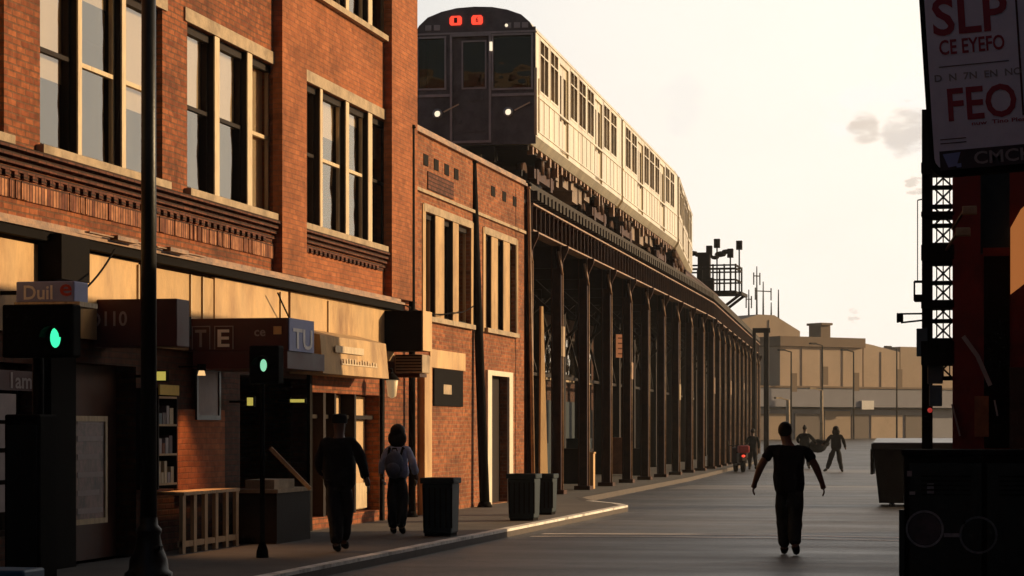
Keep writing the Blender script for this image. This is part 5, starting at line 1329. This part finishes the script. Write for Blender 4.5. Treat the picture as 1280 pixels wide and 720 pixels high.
# litter bins
bproto = None
def bin_(px, py0, py1, w, label, X):
    global bproto
    Y = Yp(px, X)
    h = Zq(py0, X, Y) - .12
    T = Thing('litter_bin', (X, Y, .12), label, 'litter bin', 'dark litter bins by the kerb', local=True)
    a = w / 2
    m = MB(); m.add([(-a * .93, -a * .93, .04), (a * .93, -a * .93, .04), (a * .93, a * .93, .04), (-a * .93, a * .93, .04), (-a, -a, h - .08), (a, -a, h - .08), (a, a, h - .08), (-a, a, h - .08)],
        [(0, 1, 2, 3), (4, 5, 6, 7), (0, 1, 5, 4), (1, 2, 6, 5), (2, 3, 7, 6), (3, 0, 4, 7)]); T.part('body', m, TEALD, bevel=.02)
    m = MB()
    for q in ((-a - .02, a + .02, -a - .02, -a + .03), (-a - .02, a + .02, a - .03, a + .02), (-a - .02, -a + .03, -a + .03, a - .03), (a - .03, a + .02, -a + .03, a - .03)): m.box(*q, h - .08, h)
    T.part('rim', m, TEALD, bevel=.01)
    m = MB(); [m.box(-a * .9 + k * a * .36, -a * .9 + k * a * .36 + .02, -a - .004, -a + .02, .12, h - .14) for k in range(6)]; T.part('rib', m, BLACK)
    m = MB(); m.box(-a * .85, a * .85, -a * .85, a * .85, 0, .04); T.part('plinth', m, BLACK)
bin_(551, 597, 675, .44, 'square dark litter bin on the kerb nearest the woman with the backpack', -7.75)
bin_(655, 592, 655, .46, 'broad dark litter bin in front of the leaning pale board', -7.75)
bin_(680, 592, 650, .40, 'narrower dark litter bin tucked behind the right side of the broad one', -7.95)

# ================================================================== PEOPLE
SK = mk('skin_tone', (.14, .07, .045), .5, .1, 5, .05)
CBK = mk('black_cloth', (.012, .011, .012), .9, .3, 12, .3, spec=.12)
CNV = mk('slate_blue_denim', (.48, .52, .70), .9, .3, 12, .3)
CDK = mk('charcoal_trousers', (.022, .02, .022), .9, .3, 12, .3, spec=.12)
CGR = mk('grey_olive_cloth', (.028, .032, .03), .9, .3, 12, .3, spec=.12)
CBG = mk('dark_blue_backpack', (.10, .12, .19), .75, .25, 9, .2)
HAIR = mk('dark_hair', (.018, .012, .009), .55, .3, 20, .4, spec=.12)
SHOE = mk('black_shoe', (.015, .013, .012), .5, .2, 9, .1, spec=.12)
def J0(**kw):
    J = dict(pel=(0, 0, .96), waist=(0, 0, 1.10), chest=(0, .01, 1.32), neckb=(0, 0, 1.44), neck=(0, .005, 1.49), chin=(0, .015, 1.55), headc=(0, .02, 1.63), crown=(0, .01, 1.71),
             shl=(-.18, 0, 1.40), shr=(.18, 0, 1.40), ell=(-.25, -.02, 1.13), elr=(.25, -.02, 1.13), wrl=(-.27, .05, .89), wrr=(.27, .05, .89), hal=(-.27, .08, .75), har=(.27, .08, .75),
             hipl=(-.09, 0, .90), hipr=(.09, 0, .90), knl=(-.10, .05, .50), knr=(.10, -.02, .49), anl=(-.10, .0, .10), anr=(.10, -.12, .14), tol=(-.11, .16, .04), tor=(.11, .0, .035))
    J.update(kw); return J
def ppos(px, py, z=0.0):
    d = (HC - z) * F / (py - 538); r = (px - 640) / F * d
    return (c_ * r - s_ * d, s_ * r + c_ * d, z)
# walking man in the road
J = J0(headc=(-.05, .05, 1.61), crown=(-.055, .05, 1.69), chin=(-.04, .04, 1.54), neck=(-.03, .02, 1.49), shl=(-.22, 0, 1.40), shr=(.21, 0, 1.39), ell=(-.36, -.03, 1.16), elr=(.35, .03, 1.15), wrl=(-.44, .0, .94), wrr=(.43, .06, .93), hal=(-.47, .03, .81), har=(.46, .09, .80),
       knl=(-.07, .10, .50), anl=(-.06, .10, .10), tol=(-.07, .24, .04), knr=(.07, .05, .50), anr=(.09, -.16, .14), tor=(.10, -.01, .04), hem=.70, sleeve=.7)
person(ppos(986, 694), 0.05, 1.73, J, (SK, CBK, CGR, SHOE, HAIR), 'man in black with arms held out from his sides in the road', bulk=1.16)
# man in black coat and cap
J = J0(hair='cap', hem=.70, ell=(-.27, .03, 1.13), wrl=(-.24, .16, .95), hal=(-.22, .26, .90), elr=(.30, -.08, 1.14), wrr=(.37, -.10, .90), har=(.40, -.08, .77), knl=(-.05, .02, .50), anl=(-.02, -.10, .10), tol=(-.02, .05, .04), knr=(.05, .12, .50), anr=(.03, .16, .12), tor=(.03, .30, .06))
b, k = person(ppos(424, 690, .12), 0.1, 1.70, J, (SK, CBK, CDK, SHOE, CBK), 'man in a long black coat and cap walking on the pavement', bulk=1.22)
# woman with backpack
J = J0(hair='long', hem=.84, shl=(-.16, 0, 1.38), shr=(.16, 0, 1.38), ell=(-.25, -.04, 1.15), wrl=(-.27, .04, .95), hal=(-.26, .10, .83), elr=(.26, -.04, 1.15), wrr=(.30, .02, .94), har=(.30, .05, .81), knl=(-.08, .05, .5), knr=(.08, .0, .5), anl=(-.08, .02, .1), anr=(.08, -.08, .12), tol=(-.09, .16, .04), tor=(.09, .04, .04))
b, k = person(ppos(497, 668, .12), 0.05, 1.56, J, (SK, CNV, CDK, SHOE, HAIR), 'woman with long dark hair, blue jacket and backpack walking away on the pavement', bulk=1.06)
bp = Thing('backpack', b.location + Vector((0, -.16, 1.12 * k)), 'dark blue backpack worn by the woman in the blue jacket', 'backpack', local=True)
m = MB(); m.sphere((0, -.02, 0), .19, 16, (.75, .45, 1.05)); bp.part('pack', m, CBG)
m = MB(); m.sphere((0, -.09, -.06), .12, 14, (.85, .4, .8)); bp.part('front_pocket', m, CBG)
for sx in (-1, 1):
    m = MB(); m.tube([(sx * .09, .0, .14), (sx * .1, .08, .24), (sx * .11, .2, .2), (sx * .12, .24, .05), (sx * .1, .12, -.12)], .018, 8); bp.part('strap', m, CBK)
m = MB(); m.tube([(-.04, -.0, .19), (-.03, -.01, .23), (.03, -.01, .23), (.04, 0, .19)], .01, 6); bp.part('carry_loop', m, CBK)
# handbag-like crate lines by the entrance are omitted; distant people
J = J0(ell=(-.24, .05, 1.14), wrl=(-.15, .25, 1.1), hal=(-.1, .35, 1.1), knl=(-.1, .12, .5), anl=(-.1, .16, .1), tol=(-.1, .3, .04), anr=(.1, -.2, .16), tor=(.1, -.1, .05))
person(ppos(941, 587), .3, 1.68, J, (SK, CGR, CDK, SHOE, HAIR), 'person in dark clothes standing beside the red motor scooter', fingers=False, group=None)
J = J0(ell=(-.32, .0, 1.2), wrl=(-.3, .2, 1.05), elr=(.34, .05, 1.18), wrr=(.45, .1, 1.02), har=(.5, .1, .95), hal=(-.28, .3, 1.02), knr=(.12, .1, .5), anr=(.13, .1, .1), tor=(.14, .24, .04), hem=.62, hair='bun')
person(ppos(1006, 586), -.2, 1.80, J, (SK, CBK, CDK, SHOE, HAIR), 'distant person in a long dark coat left of the striding walker', bulk=1.25, fingers=False)
J = J0(shl=(-.2, 0, 1.4), shr=(.2, 0, 1.4), ell=(-.33, .0, 1.18), elr=(.30, .0, 1.15), wrl=(-.50, .05, 1.05), wrr=(.36, .05, .92), hal=(-.60, .08, 1.0), har=(.37, .08, .80), knl=(-.20, .05, .52), anl=(-.34, -.02, .12), tol=(-.46, .05, .05), knr=(.13, .05, .5), anr=(.22, .0, .1), tor=(.25, .12, .04), hem=.78, hair='long')
person(ppos(1045, 590), .1, 1.76, J, (SK, CBK, CDK, SHOE, HAIR), 'distant person striding with one arm out, rightmost of the far walkers', bulk=1.15, fingers=False)
# bundle carried between them
p = ppos(1020, 560); 
bx_ = ppos(1022, 586)
T = Thing('bundle', (bx_[0], bx_[1] + .1, .95), 'dark bundle held between the two distant walkers', 'bundle', local=True)
m = MB(); m.sphere((0, 0, .0), .36, 14, (1.05, .6, .8)); m.sphere((.25, .05, .1), .2, 12, (1.2, .7, .8)); T.part('sack', m, CBK)
m = MB(); m.bar((-.3, 0, .3), (.45, 0, .22), .05, .03); T.part('strap', m, STONE)
# red scooter
p = ppos(925, 590)
sc_ = Thing('motor_scooter', (p[0], p[1], 0), 'red and dark motor scooter parked at the far end of the railway columns', 'scooter', rot=.35, local=True)
m = MB(); m.cyl((-.05, -.5, .24), (.05, -.5, .24), .24, .24, 20); sc_.part('wheel', m, BLACK)
m = MB(); m.cyl((-.05, .7, .24), (.05, .7, .24), .24, .24, 20); sc_.part('wheel', m, BLACK)
m = MB(); m.box(-.15, .15, -.55, -.05, .35, .72); m.box(-.13, .13, -.05, .5, .25, .33); m.box(-.2, .2, .5, .58, .3, .95); sc_.part('body', m, mk('scooter_dark', (.03, .02, .02), .4, .2, 3, 0), bevel=.04)
m = MB(); m.box(-.2, .2, -.75, -.4, .74, 1.02); sc_.part('top_box', m, mk('scooter_red', (.55, .04, .03), .4, .1, 3, 0), bevel=.04)
m = MB(); m.box(-.13, .13, -.4, .1, .721, .80); sc_.part('seat', m, BLACK, bevel=.03)
m = MB(); m.bar((-.33, .55, 1.02), (.33, .55, 1.02), .03, .03); m.bar((0, .56, .9), (0, .6, 1.03), .05, .05); m.bar((.3, .55, 1.02), (.36, .5, 1.2), .015, .015); m.bar((-.3, .55, 1.02), (-.36, .5, 1.2), .015, .015); sc_.part('handlebar', m, BLACKM)
m = MB(); m.sphere((.0, -.57, .62), .07, 10, (1, .5, .7)); sc_.part('tail_light', m, REDE)
m = MB(); m.box(-.09, .09, -.78, -.76, .45, .57); sc_.part('number_plate', m, STONE)

# ================================================================== LIGHT, SKY, CAMERA
AZ, EL = math.radians(60), math.radians(13)
SKYS = .05
HAZE = .00045
sd = bpy.data.lights.new('sun', 'SUN'); sd.energy = 5.0; sd.angle = math.radians(.5); sd.color = (1.0, .71, .39)
so = bpy.data.objects.new('sun', sd); COL.objects.link(so)
dirv = Vector((math.sin(AZ) * math.cos(EL), math.cos(AZ) * math.cos(EL), math.sin(EL)))
so.rotation_euler = (dirv).to_track_quat('Z', 'Y').to_euler()
w = bpy.data.worlds.new('World'); S.world = w; w.use_nodes = True
n = w.node_tree.nodes; l = w.node_tree.links
sk = n.new('ShaderNodeTexSky'); sk.sky_type = 'NISHITA'; sk.sun_disc = False; sk.sun_elevation = EL; sk.sun_rotation = AZ
sk.dust_density = 3.0; sk.air_density = 1.0; sk.ozone_density = 0.6; sk.altitude = 0
bg = n['Background']; bg.inputs[1].default_value = SKYS
def node(t, **kw):
    q_ = n.new(t)
    for a_, b_ in kw.items(): setattr(q_, a_, b_)
    return q_
def rng(src, a_, b_, c0, c1, smooth=True):
    r_ = node('ShaderNodeMapRange'); r_.interpolation_type = 'SMOOTHSTEP' if smooth else 'LINEAR'
    for i_, v_ in enumerate((a_, b_, c0, c1)): r_.inputs[i_ + 1].default_value = v_
    l.new(src, r_.inputs[0]); return r_.outputs[0]
def mixc(f_, a_, b_):
    m_ = node('ShaderNodeMix', data_type='RGBA'); l.new(f_, m_.inputs[0])
    for k_, v_ in ((6, a_), (7, b_)):
        if isinstance(v_, tuple): m_.inputs[k_].default_value = (*[q_ / SKYS for q_ in v_], 1)
        else: l.new(v_, m_.inputs[k_])
    return m_.outputs[2]
def mul(a_, b_):
    m_ = node('ShaderNodeMath', operation='MULTIPLY'); l.new(a_, m_.inputs[0]); l.new(b_, m_.inputs[1]); return m_.outputs[0]
def toward(az, el):
    az, el = math.radians(az), math.radians(el); d_ = node('ShaderNodeVectorMath', operation='DOT_PRODUCT')
    l.new(tc.outputs['Generated'], d_.inputs[0]); d_.inputs[1].default_value = (math.sin(az) * math.cos(el), math.cos(az) * math.cos(el), math.sin(el)); return d_.outputs['Value']
tc = n.new('ShaderNodeTexCoord')
# thin bright evening veil of high cloud over the end of the street
v_ = toward(14, 5)
veil = rng(v_, math.cos(math.radians(48)), math.cos(math.radians(24)), 0, 1)
hot = rng(toward(4, 6), math.cos(math.radians(22)), math.cos(math.radians(5)), 0, 1)
cn = node('ShaderNodeTexNoise'); cn.inputs['Scale'].default_value = 5; cn.inputs['Detail'].default_value = 8; cn.inputs['Roughness'].default_value = .55
mp = node('ShaderNodeMapping'); mp.inputs['Scale'].default_value = (1, 1, 2.2); l.new(tc.outputs['Generated'], mp.inputs[0]); l.new(mp.outputs[0], cn.inputs['Vector'])
tint = mixc(hot, (.90, .885, .85), (1.15, 1.06, .94))
col = mixc(veil, sk.outputs[0], tint)
cl = rng(cn.outputs['Fac'], .42, .72, 0, .35)
col = mixc(mul(cl, veil), col, (.99, .93, .84))
# two small grey cloud scraps and the bright heap above them
def cloud(az, el, rad, c_rgb, amt, sc_=22, lo=.40, hi=.60, wz=2.5):
    global col
    m1 = rng(toward(az, el), math.cos(math.radians(rad)), math.cos(math.radians(rad * .3)), 0, 1)
    q_ = node('ShaderNodeTexNoise'); q_.inputs['Scale'].default_value = sc_; q_.inputs['Detail'].default_value = 7
    m_ = node('ShaderNodeMapping'); m_.inputs['Scale'].default_value = (1, 1, wz); m_.inputs['Location'].default_value = (az * .3, el, 0)
    l.new(tc.outputs['Generated'], m_.inputs[0]); l.new(m_.outputs[0], q_.inputs['Vector'])
    a_ = node('ShaderNodeMath', operation='ADD'); l.new(q_.outputs['Fac'], a_.inputs[0]); l.new(rng(m1, 0, 1, -.45, .03, False), a_.inputs[1])
    f_ = rng(a_.outputs[0], lo, hi, 0, amt)
    col = mixc(f_, col, c_rgb)
def paz(px): return math.degrees(math.atan((px - 640) / F)) - math.degrees(YAW)
def pel(px, py): return math.degrees(math.atan((538 - py) / math.hypot(F, px - 640)))
cloud(paz(1115), pel(1115, 125), 2.6, (1.08, 1.03, .96), .9, 45, .40, .56, 1.4)
cloud(paz(850), pel(850, 132), 1.1, (1.0, .95, .88), .6, 70, .40, .56, 1.4)
cloud(paz(1135), pel(1135, 166), .95, (.72, .63, .56), .7, 80, .26, .62)
cloud(paz(1080), pel(1080, 160), .6, (.70, .58, .49), .7, 80, .26, .62)
cloud(paz(1068), pel(1068, 395), .30, (.80, .72, .62), .7, 200, .40, .54)
cloud(paz(1145), pel(1145, 232), .45, (.80, .70, .60), .8, 130, .40, .54)
l.new(col, bg.inputs[0])

# evening haze over the street
hz = bpy.data.materials.new('evening_haze'); hz.use_nodes = True; hn = hz.node_tree.nodes
hn.remove(hn['Principled BSDF']); pv = hn.new('ShaderNodeVolumePrincipled'); pv.inputs['Density'].default_value = HAZE
pv.inputs['Color'].default_value = (.93, .88, .82, 1); pv.inputs['Anisotropy'].default_value = .55
hz.node_tree.links.new(pv.outputs[0], hn['Material Output'].inputs['Volume'])
m = MB(); m.box(-90, 110, -30, 300, -1, 30); tag(m.build('haze', hz), kind='stuff')
cam = bpy.data.cameras.new('camera'); co = bpy.data.objects.new('camera', cam); COL.objects.link(co)
co.location = (0, 0, HC); co.rotation_euler = (math.pi / 2, 0, YAW)
cam.sensor_width = 36; cam.lens = 36 * F / 1280; cam.shift_y = (538 - 360) / 1280; cam.clip_end = 4000; cam.clip_start = .1
S.camera = co
S.view_settings.view_transform = 'Standard'; S.view_settings.look = 'None'; S.view_settings.exposure = 0; S.view_settings.gamma = 1
S.view_settings.use_curve_mapping = False
